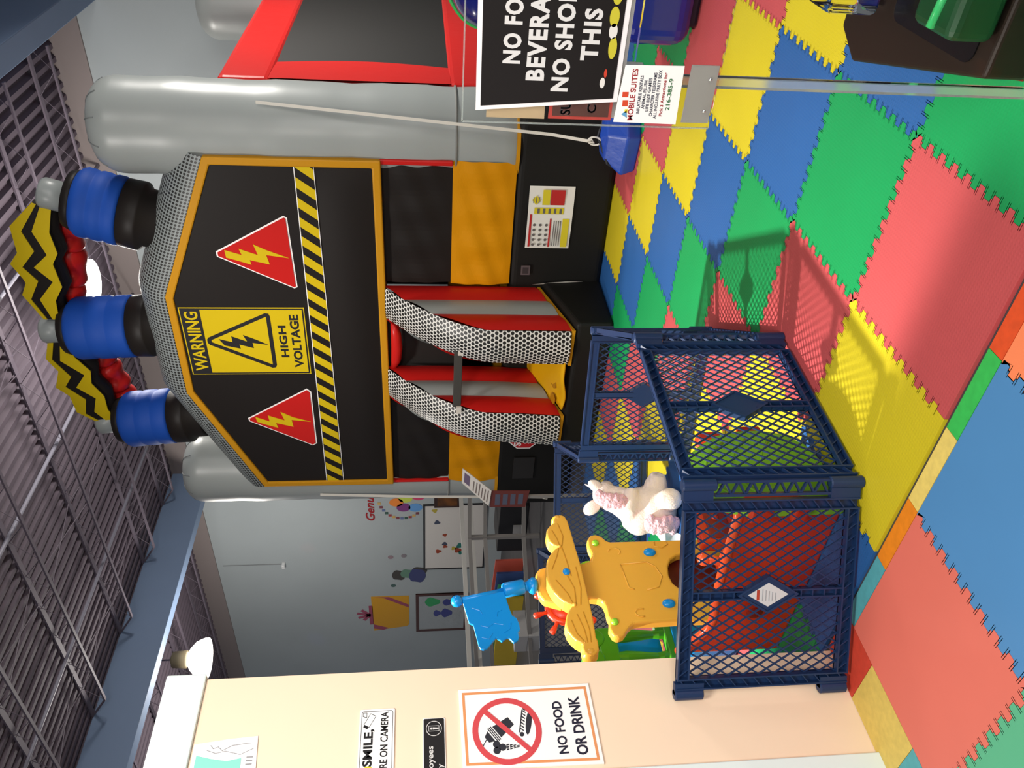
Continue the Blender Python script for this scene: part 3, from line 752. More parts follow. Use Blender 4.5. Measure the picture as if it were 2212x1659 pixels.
# tether strap and sand bag
ROPE = mat('white_webbing', rgb(206, 202, 192), 0.7)
sb = MB()
bc = Vector((-2.20, 5.60, 0.0))
ring0 = [(-0.20, -0.15), (0.06, -0.20), (0.24, -0.06), (0.20, 0.14), (-0.04, 0.20), (-0.24, 0.08)]
mid = [(-0.23, -0.17), (0.07, -0.22), (0.27, -0.06), (0.22, 0.16), (-0.05, 0.22), (-0.27, 0.09)]
up_ = [(-0.14, -0.10), (0.05, -0.13), (0.16, -0.03), (0.13, 0.10), (-0.03, 0.13), (-0.15, 0.05)]
vs_ = [bc+Vector((x_, y_, 0.001)) for x_, y_ in ring0]+[bc+Vector((x_, y_, 0.10)) for x_, y_ in mid]+[bc+Vector((x_, y_, 0.23)) for x_, y_ in up_]+[bc+Vector((-0.01, -0.01, 0.265))]
fs = [tuple(range(6))[::-1]]+[(i, (i+1)%6, 6+(i+1)%6, 6+i) for i in range(6)]+[(6+i, 6+(i+1)%6, 12+(i+1)%6, 12+i) for i in range(6)]+[(12+i, 12+(i+1)%6, 18) for i in range(6)]
bag = thing('sand_bag', 'blue vinyl sand bag holding the tether strap beside the right grey column', 'sand bag', bc)
sb.add(vs_, fs).build('bag', mat('blue_bag_vinyl', rgb(30, 66, 158), 0.35, bump=0.15, scale=12), bag, bevel=0.012)
MB().tube([bc+Vector((-0.24, -0.10, 0.07)), bc+Vector((-0.16, -0.12, 0.20)), bc+Vector((0.0, -0.02, 0.272)), bc+Vector((0.14, 0.10, 0.21))], 0.012, 6).build('bag_strap', mat('dark_webbing', rgb(24, 26, 36), 0.7), bag)
MB().tube([bc+Vector((-0.03, -0.03, 0.25))+Vector((0.03*math.cos(a), 0.01*math.sin(a), 0.045+0.045*math.sin(a))) for a in [2*PI*i/12 for i in range(13)]], 0.007, 6, cap=False).build('bag_loop', ROPE, bag, smooth=True)
rt = MB()
pts = [Vector((-2.175, 5.99, 2.74)), Vector((-2.185, 5.86, 2.0)), Vector((-2.206, 5.75, 1.244)), Vector((-2.225, 5.66, 0.60)), Vector((-2.23, 5.57, 0.345))]
for a, b in zip(pts[:-1], pts[1:]): rt.bar(a, b, 0.022, 0.004, (0.2, -1, 0))
rt.tube([(-2.23, 5.57, 0.35), (-2.215, 5.56, 0.32), (-2.24, 5.565, 0.30), (-2.235, 5.57, 0.335)], 0.008, 6)
single(rt, 'tether_strap', ROPE, 'white tether strap tying the right grey column to the blue sand bag', 'strap', (-2.24, 5.58, 0.3))
rt = MB(); pts = [Vector((-6.20, 5.90, 2.60)), Vector((-6.22, 5.86, 1.6)), Vector((-6.24, 5.85, 0.75)), Vector((-6.25, 5.84, 0.30))]
for a, b in zip(pts[:-1], pts[1:]): rt.bar(a, b, 0.03, 0.004, (0.2, -1, 0))
rt.tube([(-6.25, 5.84, 0.31), (-6.235, 5.82, 0.27), (-6.26, 5.83, 0.24), (-6.26, 5.84, 0.28)], 0.012, 6)
single(rt, 'tether_strap', ROPE, 'white tether strap hanging down the left grey column', 'strap', (-6.24, 5.85, 0.24))

# ================================================================== PLAY PEN
NAVY = mat('navy_plastic', rgb(22, 46, 84), 0.42, bump=0.03, scale=60, spec=0.5)
W_, H_ = 0.84, 0.66
def pen_prototype():
    r = thing('play_pen_panel', 'x', 'play pen panel', (0, 0, 0), 'navy plastic play pen panels')
    T = 0.030
    fx0, fx1, fz0, fz1, bw = 0.025, 0.765, 0.012, 0.655, 0.044
    mb = MB()
    def chan(a, b, wdt, ribdir):
        """channel-section bar from a to b (in x,z), open to the front, with slanting ribs"""
        a = Vector((a[0], 0, a[1])); b = Vector((b[0], 0, b[1])); d = (b-a).normalized(); sd = Vector((0,1,0)).cross(d)
        mb.bar(a+Vector((0, T*0.30, 0)), b+Vector((0, T*0.30, 0)), wdt, 0.005, (0,1,0))
        for s_ in (-1, 1): mb.bar(a+sd*(s_*(wdt/2-0.003)), b+sd*(s_*(wdt/2-0.003)), 0.006, T, (0,1,0))
        L = (b-a).length; n_ = max(2, int(L/0.045))
        for k in range(n_):
            c = a+d*(L*(k+0.5)/n_); q = 0.014*ribdir
            mb.bar(c-d*q-sd*(wdt/2-0.004)+Vector((0, -0.001, 0)), c+d*q+sd*(wdt/2-0.004)+Vector((0, -0.001, 0)), 0.004, T*0.62, (0,1,0))
    chan((fx0+bw/2, fz0), (fx0+bw/2, fz1), bw, 1); chan((fx1-bw/2, fz0), (fx1-bw/2, fz1), bw, 1)
    chan((fx0+bw, fz0+bw/2), (fx1-bw, fz0+bw/2), bw, 1); chan((fx0+bw, fz1-bw/2), (fx1-bw, fz1-bw/2), bw, 1)
    mb.build('frame', NAVY, r)
    # diamond mesh, two halves
    xm = (fx0+fx1)/2; mb = MB(); px, pz = 0.0385, 0.058
    for (xa, xb) in ((fx0+bw, xm-0.018), (xm+0.018, fx1-bw)):
        za, zb_ = fz0+bw, fz1-bw
        for sgn in (1, -1):
            k0 = int((-(zb_-za)/pz)-2); k1 = int((xb-xa)/px+(zb_-za)/pz)+2
            for k in range(k0, k1):
                # line x = xa + k*px + sgn*(z-za)*px/pz
                pts = []
                off = xa+k*px if sgn == 1 else xa+k*px
                f = lambda z: off+sgn*(z-za)*px/pz
                z_lo, z_hi = za, zb_
                # clip
                if sgn == 1:
                    z_lo = max(za, za+(xa-off)*pz/px); z_hi = min(zb_, za+(xb-off)*pz/px)
                else:
                    z_lo = max(za, za+(off-xb)*pz/px); z_hi = min(zb_, za+(off-xa)*pz/px)
                if z_hi-z_lo > 0.004:
                    mb.bar((f(z_lo), 0.004+0.0004*sgn, z_lo), (f(z_hi), 0.004+0.0004*sgn, z_hi), 0.0050, 0.006, (0,1,0))
    mb.build('diamond_mesh', NAVY, r)
    mb = MB(); bw2 = 0.036
    def cbar(z0, z1):
        mb.bar((xm, T*0.3, z0), (xm, T*0.3, z1), bw2, 0.005, (0,1,0))
        for s_ in (-1, 1): mb.bar((xm+s_*(bw2/2-0.003), 0, z0), (xm+s_*(bw2/2-0.003), 0, z1), 0.006, T*0.9, (0,1,0))
        for k in range(5): zz = z0+(z1-z0)*(k+0.5)/5; mb.bar((xm-bw2/2, -0.001, zz), (xm+bw2/2, -0.001, zz), 0.004, T*0.6, (0,1,0))
    zc = (fz0+fz1)/2
    cbar(fz0+bw, zc-0.06); cbar(zc+0.06, fz1-bw)
    PF = frame((xm, 0.0, zc), (1,0,0), (0,0,1))
    mb.prism([(0, -0.105), (0.066, 0), (0, 0.105), (-0.066, 0)], PF, -0.012, 0.012)
    ou = [(0, -0.115), (0.074, 0), (0, 0.115), (-0.074, 0)]
    mb.ring(ou, inset(ou, 0.008), PF, -0.012, 0.017)
    mb.build('centre_bar', NAVY, r)
    # hinge side: knuckles and lattice strip
    for z0, z1 in ((0.0, 0.125), (0.54, 0.664)):
        mb = MB().lathe((0.822, 0, z0), (0,0,1), [(0, 0.018), (0.004, 0.023), (z1-z0-0.004, 0.023), (z1-z0, 0.018)], 20)
        mb.box((0.765, -0.012, z0+0.012), (0.822, 0.012, z1-0.004)); mb.build('hinge_knuckle', NAVY, r, smooth=False)
    mb = MB()
    for x_ in (0.783, 0.834): mb.bar((x_, 0, 0.12), (x_, 0, 0.545), 0.010, 0.022, (0,1,0))
    n_ = 16
    for k in range(n_):
        z0 = 0.13+0.405*k/n_; z1 = 0.13+0.405*(k+1)/n_
        a, b = (0.783, 0.834) if k % 2 == 0 else (0.834, 0.783)
        mb.bar((a, 0, z0), (b, 0, z1), 0.007, 0.012, (0,1,0))
    mb.build('hinge_lattice', NAVY, r)
    return r
pts = [(-2.645, 1.490), (-1.975, 1.885), (-1.94, 2.715), (-2.41, 3.44), (-3.207, 3.288), (-3.73, 3.973), (-4.42, 3.53), (-4.97, 4.07), (-5.58, 3.48)]
plab = ['nearest navy play pen panel with the silver diamond sticker, hinged to the peach wall',
        'second navy play pen panel from the peach wall, in front of the green toy end',
        'third navy play pen panel from the peach wall, at the far right over red tiles',
        'fourth navy play pen panel from the peach wall, turned back towards the plush pony',
        'fifth navy play pen panel from the peach wall, edge on above the plush pony',
        'navy play pen panel directly behind the plush pony head and the right sail end',
        'navy play pen panel behind the middle of the mustard sail',
        'farthest left navy play pen panel, behind the red steering wheel']
proto = pen_prototype()
for k in range(8):
    a = Vector((*pts[k], 0.0)); b = Vector((*pts[k+1], 0.0))
    o = proto if k == 0 else copy_tree(proto)
    o.location = a; d = b-a; o.rotation_euler = (0, 0, math.atan2(d.y, d.x)); o.scale = (d.length/0.822, 1, 1)
    o['label'] = plab[k]
cbar0 = [c for c in proto.children if c.name.startswith('centre_bar')][0]
# sticker and wall brackets belong to the first panel only
PF = frame((0.395, -0.0125, 0.3335), (1,0,0), (0,0,1))
ORG[proto.name] = Vector((0,0,0))
ORG[cbar0.name] = Vector((0,0,0))
stk = MB().prism([(0, -0.075), (0.047, 0), (0, 0.075), (-0.047, 0)], frame((0.395, -0.0125, 0.3335), (1,0,0), (0,0,1)), 0.0, 0.002).build('silver_sticker', mat('silver_label', rgb(196, 198, 200), 0.35), cbar0)
ORG[stk.name] = Vector((0,0,0))
mb = MB(); mb.bar((0.375, -0.0152, 0.372), (0.415, -0.0152, 0.372), 0.010, 0.001, (0,1,0), 0)
for k in range(5): mb.bar((0.372, -0.0152, 0.355-0.012*k), (0.418-0.004*k, -0.0152, 0.355-0.012*k), 0.0025, 0.001, (0,1,0), 1)
mb.build('sticker_print', [mat('sticker_red', rgb(168, 60, 40), 0.5), mat('sticker_grey', rgb(150, 152, 156), 0.5)], stk)
for z0, z1 in ((0.012, 0.115), (0.555, 0.662)):
    mb = MB().lathe((0.004, 0.0, z0), (0,0,1), [(0, 0.018), (0.004, 0.024), (z1-z0-0.004, 0.024), (z1-z0, 0.018)], 20); mb.box((0.004, -0.012, z0), (0.05, 0.012, z1))
    mb.build('wall_bracket', NAVY, proto)

# ================================================================== CLIMBING TOY in the pen
T_YEL = mat('toy_mustard_plastic', rgb(226, 168, 62), 0.35, bump=0.02, scale=60)
T_BLUE = mat('toy_blue_plastic', rgb(12, 136, 214), 0.3)
T_RED = mat('toy_red_plastic', rgb(206, 58, 30), 0.35, bump=0.02, scale=50)
T_GRN = mat('toy_green_plastic', rgb(140, 208, 50), 0.35)
T_DGRN = mat('toy_leaf_green_plastic', rgb(66, 148, 22), 0.32)
T_DRED = mat('toy_dark_red_plastic', rgb(138, 34, 22), 0.4)
toy = thing('climber_toy', 'plastic pirate ship climber with mustard sail, blue flag and red slide inside the play pen', 'climbing toy', (-2.9, 2.2, 0.0))
BX = frame((-3.10, 0, 0), (0,1,0), (0,0,1))        # boards facing +X
bd = [(2.28, 0.83), (2.45, 0.83), (2.452, 0.80), (2.47, 0.744), (2.509, 0.728), (2.562, 0.738), (2.603, 0.735), (2.632, 0.716), (2.638, 0.687), (2.624, 0.661), (2.593, 0.638), (2.586, 0.621), (2.586, 0.0),
      (2.51, 0.0), (2.50, 0.26), (2.487, 0.304), (2.465, 0.338), (2.421, 0.363), (2.366, 0.372), (2.32, 0.363), (2.27, 0.32), (2.245, 0.26), (2.24, 0.0), (2.112, 0.0), (2.112, 0.405), (2.108, 0.6), (2.088, 0.626), (2.046, 0.66), (2.038, 0.687), (2.049, 0.71), (2.087, 0.72),
      (2.131, 0.709), (2.156, 0.716), (2.191, 0.715), (2.232, 0.723), (2.248, 0.746), (2.255, 0.80)]
board = MB().prism(bd, BX, -0.055, 0.0).build('front_board', T_YEL, toy, bevel=0.014, seg=3, angle=30)
for (y_, z_, r) in ((2.507, 0.437, 0.030), (2.203, 0.415, 0.030)):
    MB().ball((-3.098, y_, z_), (0.018, r*0.8, r*1.05), 16).build('blue_bolt', T_BLUE, board, smooth=True)
for (y_, z_) in ((2.575, 0.700), (2.115, 0.690)):
    MB().ball((-3.098, y_, z_), (0.016, 0.018, 0.018), 14).build('green_bolt', T_GRN, board, smooth=True)
# embossed swirls, plain decoration
mb = MB()
def emboss(pts2, r=0.0035):
    mb.tube([(-3.0985, y_, z_) for y_, z_ in pts2], r, 6)
emboss([(2.52+0.022*math.cos(a), 0.615+0.03*math.sin(a)) for a in [-2.4+i*0.5 for i in range(9)]])
emboss([(2.16+0.022*math.cos(a), 0.555+0.03*math.sin(a)) for a in [-0.5+i*0.5 for i in range(9)]])
emboss([(2.57, 0.40), (2.545, 0.405), (2.535, 0.37), (2.555, 0.335), (2.575, 0.345)])
emboss([(2.44, 0.60), (2.30, 0.585), (2.29, 0.56)]); emboss([(2.44, 0.60), (2.45, 0.47), (2.42, 0.43), (2.36, 0.41), (2.30, 0.44), (2.285, 0.50)])
mb.build('embossing', T_YEL, board, smooth=True)
MB().prism([(2.41, 0.80), (2.47, 0.85), (2.435, 1.0), (2.40, 1.023), (2.323, 1.02), (2.281, 1.016), (2.249, 0.999), (2.22, 0.92), (2.25, 0.80)], BX, -0.055, 0.0).build('mast_block', T_YEL, toy, bevel=0.014, seg=3)
SX = frame((-3.075, 0, 0), (0,1,0), (0,0,1))
sailp = [(2.647, 0.909), (2.665, 0.908), (2.68, 0.902), (2.695, 0.89), (2.701, 0.874), (2.699, 0.858), (2.691, 0.847), (2.66, 0.836), (2.57, 0.828), (2.489, 0.822), (2.4, 0.814), (2.32, 0.811), (2.235, 0.808), (2.17, 0.806), (2.11, 0.805), (2.045, 0.806), (1.992, 0.808), (1.970, 0.803), (1.955, 0.804), (1.930, 0.805), (1.915, 0.815), (1.904, 0.830), (1.904, 0.845), (1.910, 0.862), (1.918, 0.872), (1.94, 0.876), (1.959, 0.872),
         (1.978, 0.897), (2.0, 0.914), (2.026, 0.927), (2.055, 0.932), (2.082, 0.929), (2.11, 0.920), (2.13, 0.911), (2.145, 0.90), (2.158, 0.886), (2.168, 0.905), (2.18, 0.921), (2.205, 0.943), (2.232, 0.96), (2.264, 0.974), (2.294, 0.982), (2.325, 0.985), (2.358, 0.983), (2.39, 0.978), (2.422, 0.968), (2.45, 0.952), (2.476, 0.932), (2.488, 0.920), (2.495, 0.908), (2.510, 0.928), (2.528, 0.943), (2.555, 0.951), (2.586, 0.952), (2.605, 0.948), (2.621, 0.938), (2.635, 0.925)]
sail = MB().prism(sailp, SX, -0.02, 0.055).build('sail', T_YEL, toy, bevel=0.016, seg=3, angle=50)
mb = MB()
for (a, b, c) in (((2.16, 0.882), (2.22, 0.90), (2.30, 0.945)), ((2.162, 0.87), (2.25, 0.865), (2.36, 0.90)), ((2.49, 0.905), (2.44, 0.92), (2.36, 0.955)), ((2.488, 0.89), (2.42, 0.88), (2.32, 0.87)), ((2.16, 0.85), (2.25, 0.835), (2.37, 0.84)),
                  ((1.965, 0.862), (2.01, 0.89), (2.08, 0.905)), ((1.965, 0.85), (2.03, 0.855), (2.11, 0.875)), ((1.965, 0.835), (2.03, 0.832), (2.12, 0.845)), ((2.50, 0.90), (2.54, 0.905), (2.60, 0.925)), ((2.50, 0.888), (2.56, 0.875), (2.64, 0.89))):
    mb.tube([(-3.019, *a), (-3.019, *b), (-3.019, *c)], 0.0025, 5)
mb.build('sail_creases', mat('toy_mustard_crease', rgb(196, 138, 40), 0.4), sail)
MB().ball((-3.02, 2.345, 0.888), (0.012, 0.020, 0.018), 16).build('blue_bolt', T_BLUE, sail, smooth=True)
for yk, zk in ((2.160, 0.878), (2.495, 0.900)): MB().ball((-3.02, yk, zk), (0.012, 0.010, 0.010), 10).build('knot', T_YEL, sail, smooth=True)
for y_, z_, ry, rz in ((1.925, 0.842, 0.030, 0.036), (2.686, 0.884, 0.024, 0.030)):
    MB().ball((-3.06, y_, z_), (0.045, ry, rz), 18).build('sail_end_knob', T_YEL, sail, smooth=True)
# flag with its staff
fl_ = MB()
fx = -3.10
fl_.tube([(fx, 2.330, 1.02), (fx, 2.331, 1.03), (fx, 2.332, 1.045), (fx, 2.332, 1.06), (fx, 2.331, 1.068)], [0.022, 0.038, 0.040, 0.032, 0.022], 18)
fl_.tube([(fx, 2.331, 1.06), (fx, 2.329, 1.088)], 0.022, 18)
fl_.tube([(fx, 2.330, 1.083), (fx, 2.329, 1.090), (fx, 2.313, 1.176), (fx, 2.311, 1.184)], [0.030, 0.035, 0.035, 0.029], 18)
fl_.tube([(fx, 2.312, 1.18), (fx, 2.266, 1.390)], 0.012, 12); fl_.ball((fx, 2.261, 1.402), 0.028, 16)
stf = fl_.build('flag_staff', T_BLUE, toy, smooth=True)
flp = [(2.267, 1.378), (2.308, 1.182), (2.203, 1.163), (2.168, 1.154), (2.155, 1.136), (2.125, 1.127), (2.094, 1.125), (2.080, 1.136), (2.055, 1.134), (2.039, 1.14), (2.027, 1.161), (2.056, 1.184), (2.049, 1.197), (2.035, 1.212), (2.057, 1.236), (2.006, 1.278), (2.000, 1.295), (2.004, 1.309), (2.015, 1.315), (2.127, 1.334), (2.139, 1.353)]
flag = MB().prism(flp, BX, -0.007, 0.007).build('flag', T_BLUE, stf, bevel=0.004)
mb = MB()
for c in (((2.215, 1.335), (2.20, 1.30), (2.18, 1.29)), ((2.20, 1.20), (2.19, 1.22), (2.165, 1.225)), ((2.12, 1.30), (2.11, 1.27), (2.13, 1.24), (2.12, 1.20)), ((2.08, 1.20), (2.10, 1.17), (2.13, 1.165)), ((2.06, 1.30), (2.05, 1.27), (2.08, 1.25))):
    mb.tube([(-3.0925, *q) for q in c], 0.0022, 5)
mb.build('flag_embossing', T_BLUE, flag)
# steering wheel
wc = Vector((-3.30, 2.345, 0.865)); wd = MB()
wd.tube([wc+Vector((0, 0.085*math.cos(a), 0.085*math.sin(a))) for a in [2*PI*i/24 for i in range(25)]], 0.016, 10, cap=False)
wd.lathe(wc-Vector((0.02, 0, 0)), (1,0,0), [(0, 0.02), (0.01, 0.075), (0.03, 0.075), (0.045, 0.03)], 24)
wh = wd.build('steering_wheel', T_RED, toy, smooth=True)
mb = MB()
for k in range(8):
    a = 2*PI*k/8+0.25; d = Vector((0, math.cos(a), math.sin(a)))
    MB().tube([wc+d*0.09, wc+d*0.115, wc+d*0.14, wc+d*0.158, wc+d*0.165], [0.010, 0.009, 0.015, 0.016, 0.006], 10).build('wheel_handle', T_RED, wh, smooth=True)
# long red side wall of the slide (next to the near pen panels), curled top rim
RS = frame((0, 1.915, 0), (1,0,0), (0,0,1))
rim = [(-2.13, 0.0), (-2.10, 0.20), (-2.10, 0.385), (-2.13, 0.404), (-2.20, 0.392), (-2.40, 0.384), (-2.565, 0.376), (-2.70, 0.362), (-2.82, 0.345), (-2.90, 0.35), (-2.97, 0.39), (-3.03, 0.44), (-3.06, 0.45), (-3.06, 0.0)]
swl = MB().prism(rim, RS, -0.035, 0.0).build('slide_side', T_RED, toy, bevel=0.01)
mb = MB(); mb.tube([(x_, 1.925, z_) for x_, z_ in rim[3:13]], 0.019, 10); mb.build('slide_rim', mat('toy_bright_red_plastic', rgb(226, 84, 44), 0.28), swl, smooth=True)
mb = MB(); mb.tube([(-2.47, 1.935, 0.385), (-2.475, 1.96, 0.42), (-2.48, 1.965, 0.445)], [0.018, 0.018, 0.026], 12); mb.ball((-2.48, 1.965, 0.45), 0.028, 14); mb.build('grip_knob', mat('toy_bright_red_plastic', rgb(226, 84, 44), 0.28), swl, smooth=True)
MB().lathe((-2.74, 1.884, 0.20), (0,-1,0), [(-0.004, 0.035), (0.0, 0.035), (0.004, 0.028), (0.006, 0.014)], 18).build('screw_boss', T_DRED, swl)
# tall rounded green end panel facing +X with red lugs on its edge
GX = frame((-2.12, 0, 0), (0,1,0), (0,0,1))
ge = [(1.90, 0.0), (1.895, 0.36), (1.93, 0.48), (1.99, 0.545), (2.06, 0.575), (2.13, 0.565), (2.19, 0.53), (2.25, 0.46), (2.30, 0.385), (2.325, 0.30), (2.33, 0.20), (2.305, 0.10), (2.24, 0.03), (2.15, 0.0)]
ge_o = MB().prism(ge, GX, -0.05, 0.0).build('green_end', T_GRN, toy, bevel=0.014, seg=3)
mb = MB()
for c_ in ([(1.95, 0.40), (2.02, 0.47), (2.10, 0.49), (2.19, 0.45), (2.25, 0.37)], [(1.95, 0.30), (2.03, 0.36), (2.12, 0.38), (2.20, 0.34), (2.27, 0.27)], [(2.03, 0.22), (2.12, 0.26), (2.20, 0.23), (2.27, 0.17)]):
    mb.tube([(-2.119, *p_) for p_ in c_], 0.006, 8)
mb.build('moulded_ribs', T_GRN, ge_o, smooth=True)
for (y_, z_) in ((2.315, 0.40), (2.345, 0.22)):
    MB().box((-2.20, y_-0.02, z_-0.05), (-2.14, y_+0.03, z_+0.05)).build('red_lug', T_RED, toy, bevel=0.012, seg=3)
for z0, z1 in ((0.155, 0.215), (0.29, 0.375)):
    MB().box((-2.175, 1.872, z0), (-2.095, 1.935, z1)).build('red_lug', T_RED, toy, bevel=0.012, seg=3)
MB().prism([(-2.95, 0.0), (-2.95, 0.20), (-2.5, 0.17), (-2.2, 0.12), (-2.17, 0.0)], frame((0, 2.30, 0), (1,0,0), (0,0,1)), 0.0, 0.035).build('far_side', T_RED, toy, bevel=0.008)
bk = MB().box((-3.03, 2.44, 0.0), (-2.96, 2.74, 0.21)).build('red_end_panel', T_RED, toy, bevel=0.014, seg=3)
MB().box((-2.962, 2.47, 0.05), (-2.955, 2.71, 0.165)).build('panel_recess', T_DRED, bk, bevel=0.004)
MB().ball((-2.955, 2.60, 0.11), (0.014, 0.02, 0.02), 12).build('panel_knob', T_RED, bk, smooth=True)
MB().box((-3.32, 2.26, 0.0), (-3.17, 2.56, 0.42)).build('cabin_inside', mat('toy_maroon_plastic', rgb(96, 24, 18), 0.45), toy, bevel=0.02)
# leaf green chair-like frame with scroll ends and blue seat at the back left
gc = MB()
for z_ in (0.600, 0.375):
    pass
gx = -3.62
gc.tube([(gx, 2.41, 0.27), (gx, 2.41, 0.345)], 0.03, 12)
for yy in (2.385, 2.255):
    gc.tube([(gx, yy, 0.28), (gx, yy, 0.33), (gx, yy, 0.36), (gx, yy, 0.45), (gx, yy, 0.52), (gx, yy, 0.58)], [0.028, 0.026, 0.020, 0.030, 0.036, 0.030], 14)
gc.box((gx-0.03, 2.16, 0.26), (gx+0.03, 2.43, 0.305)); gc.box((gx-0.03, 2.18, 0.56), (gx+0.03, 2.42, 0.66))
gc.tube([(gx-0.035, 2.36, 0.68), (gx+0.035, 2.36, 0.68)], 0.055, 20); gc.tube([(gx-0.035, 2.24, 0.70), (gx+0.035, 2.24, 0.70)], 0.06, 20)
grn = gc.build('scroll_frame', T_DGRN, toy, smooth=False, bevel=0.008)
MB().box((gx-0.02, 2.15, 0.0), (gx+0.25, 2.43, 0.265)).build('blue_seat', T_BLUE, toy, bevel=0.03, seg=3)
MB().box((gx-0.15, 2.18, 0.30), (gx-0.06, 2.42, 0.56)).build('seat_back', T_BLUE, toy, bevel=0.02)
sgn = MB(); cc = (-3.17, 2.455, 0.74)
sgn.lathe((cc[0]-0.02, cc[1], cc[2]), (1,0,0), [(0, 0.05), (0.006, 0.058), (0.034, 0.058), (0.04, 0.05)], 24); sgn.lathe((cc[0]+0.02, cc[1], cc[2]), (1,0,0), [(0, 0.03), (0.012, 0.026)], 20)
sgn.build('green_scroll', T_GRN, toy, smooth=False)
MB().ball((-3.45, 2.30, 0.80), (0.03, 0.035, 0.05), 14).build('green_scroll', T_GRN, toy, smooth=True)

# ================================================================== PLUSH PONY
def blob(name, parts, mats, parent, voxel=0.009, smooth_it=8, subsurf=0):
    mb = MB()
    for p in parts:
        if p[0] == 'e': mb.ball(p[1], p[2], 20, 0, p[3] if len(p) > 3 else None)
        else: mb.tube(p[1], p[2], 14)
    o = mb.build(name, mats, parent, smooth=True)
    r = o.modifiers.new('remesh', 'REMESH'); r.mode = 'VOXEL'; r.voxel_size = voxel; r.use_smooth_shade = True
    s_ = o.modifiers.new('smooth', 'SMOOTH'); s_.iterations = smooth_it; s_.factor = 0.5
    return o
PB = Vector((-3.62, 3.26, 0.0))
PR = Vector((0.779, 0.626, 0)); PFw = Vector((-0.623, 0.774, 0)).normalized()
def pp(a, f, z): return PB+PR*a+PFw*f+Vector((0, 0, z))
PM = Matrix((PR, PFw, Vector((0,0,1)))).transposed()
PLUSH = mat('cream_plush', rgb(244, 226, 214), 0.95, bump=0.25, scale=90, spec=0.1)
PINK = mat('pink_curly_plush', rgb(240, 190, 200), 0.95, bump=0.9, scale=60, spec=0.1)
pony = thing('plush_pony', 'cream plush pony with pink mane and tail sitting in the play pen', 'plush toy', PB)
body = blob('body', [
    ('e', pp(0.0, 0.02, 0.14), (0.155, 0.14, 0.14), PM), ('e', pp(-0.015, 0.03, 0.235), (0.15, 0.12, 0.115), PM),
    ('t', [pp(0.0, 0.03, 0.27), pp(0.055, 0.04, 0.36), pp(0.075, 0.05, 0.43)], [0.10, 0.088, 0.078]),
    ('e', pp(0.085, 0.07, 0.44), (0.082, 0.095, 0.072), PM), ('e', pp(0.11, 0.16, 0.405), (0.055, 0.07, 0.050), PM),
    ('t', [pp(0.06, 0.05, 0.12), pp(0.16, 0.02, 0.125), pp(0.215, 0.0, 0.115)], [0.085, 0.07, 0.045]),
    ('t', [pp(-0.06, -0.02, 0.09), pp(-0.14, 0.0, 0.075), pp(-0.19, 0.0, 0.06)], [0.08, 0.06, 0.042]),
    ('t', [pp(0.06, 0.10, 0.22), pp(0.10, 0.16, 0.12), pp(0.11, 0.19, 0.05)], [0.055, 0.045, 0.045]),
    ('t', [pp(-0.06, 0.10, 0.22), pp(-0.08, 0.17, 0.12), pp(-0.08, 0.20, 0.05)], [0.055, 0.045, 0.045]),
    ('t', [pp(-0.10, 0.02, 0.30), pp(0.02, -0.06, 0.315), pp(0.135, -0.03, 0.29)], [0.04, 0.055, 0.035]),
    ('e', pp(0.075, -0.11, 0.08), (0.07, 0.06, 0.078), PM)], PLUSH, pony)
MB().ball(pp(0.145, 0.03, 0.50), (0.034, 0.018, 0.055), 14, 0, PM @ Matrix.Rotation(0.6, 3, 'Y')).build('ear', PLUSH, pony, smooth=True)
MB().ball(pp(0.015, 0.03, 0.525), (0.042, 0.02, 0.06), 14, 0, PM @ Matrix.Rotation(-0.6, 3, 'Y')).build('ear', PLUSH, pony, smooth=True)
MB().tube([pp(0.125, 0.08, 0.49), pp(0.15, 0.10, 0.555)], [0.014, 0.003], 10).build('horn', PLUSH, pony, smooth=True)
mn = []
for k in range(16):
    t = k/15; mn.append(('e', pp(0.085-0.035*t+0.014*math.sin(k*2.3), -0.03-0.035*math.sin(t*2.4), 0.505-0.18*t), (0.038+0.007*math.sin(k*1.7), 0.03, 0.024), PM))
blob('mane', mn, PINK, pony, 0.007, 1)
tl = []
for k in range(14):
    t = k/13; tl.append(('e', pp(-0.07+0.014*math.sin(k*2.1), -0.125-0.03*math.sin(t*3), 0.215-0.165*t), (0.044+0.009*math.sin(k*1.3), 0.036, 0.028), PM))
blob('tail', tl, PINK, pony, 0.007, 1)
MB().ball(pp(0.075, -0.145, 0.085), (0.045, 0.018, 0.060), 16, 0, PM).build('foot_sole', mat('pale_pink_felt', rgb(238, 206, 204), 0.9), pony, smooth=True)
G = []
for i in range(9):
    t = i/8; G.append([tuple(pp(-0.125-0.045*t+0.075*(u-0.5), -0.15-0.03*t+0.02*math.sin(t*3), 0.12-0.10*t)) for u in (0, 0.5, 1)])
tgm = MB().grid(G).build('cloth_tag', mat('white_satin_tag', rgb(206, 216, 222), 0.4), pony, smooth=True)

# ================================================================== WALL SIGNS on the peach wall
WS = frame((-2.669, 0, 0), (0,1,0), (0,0,1))
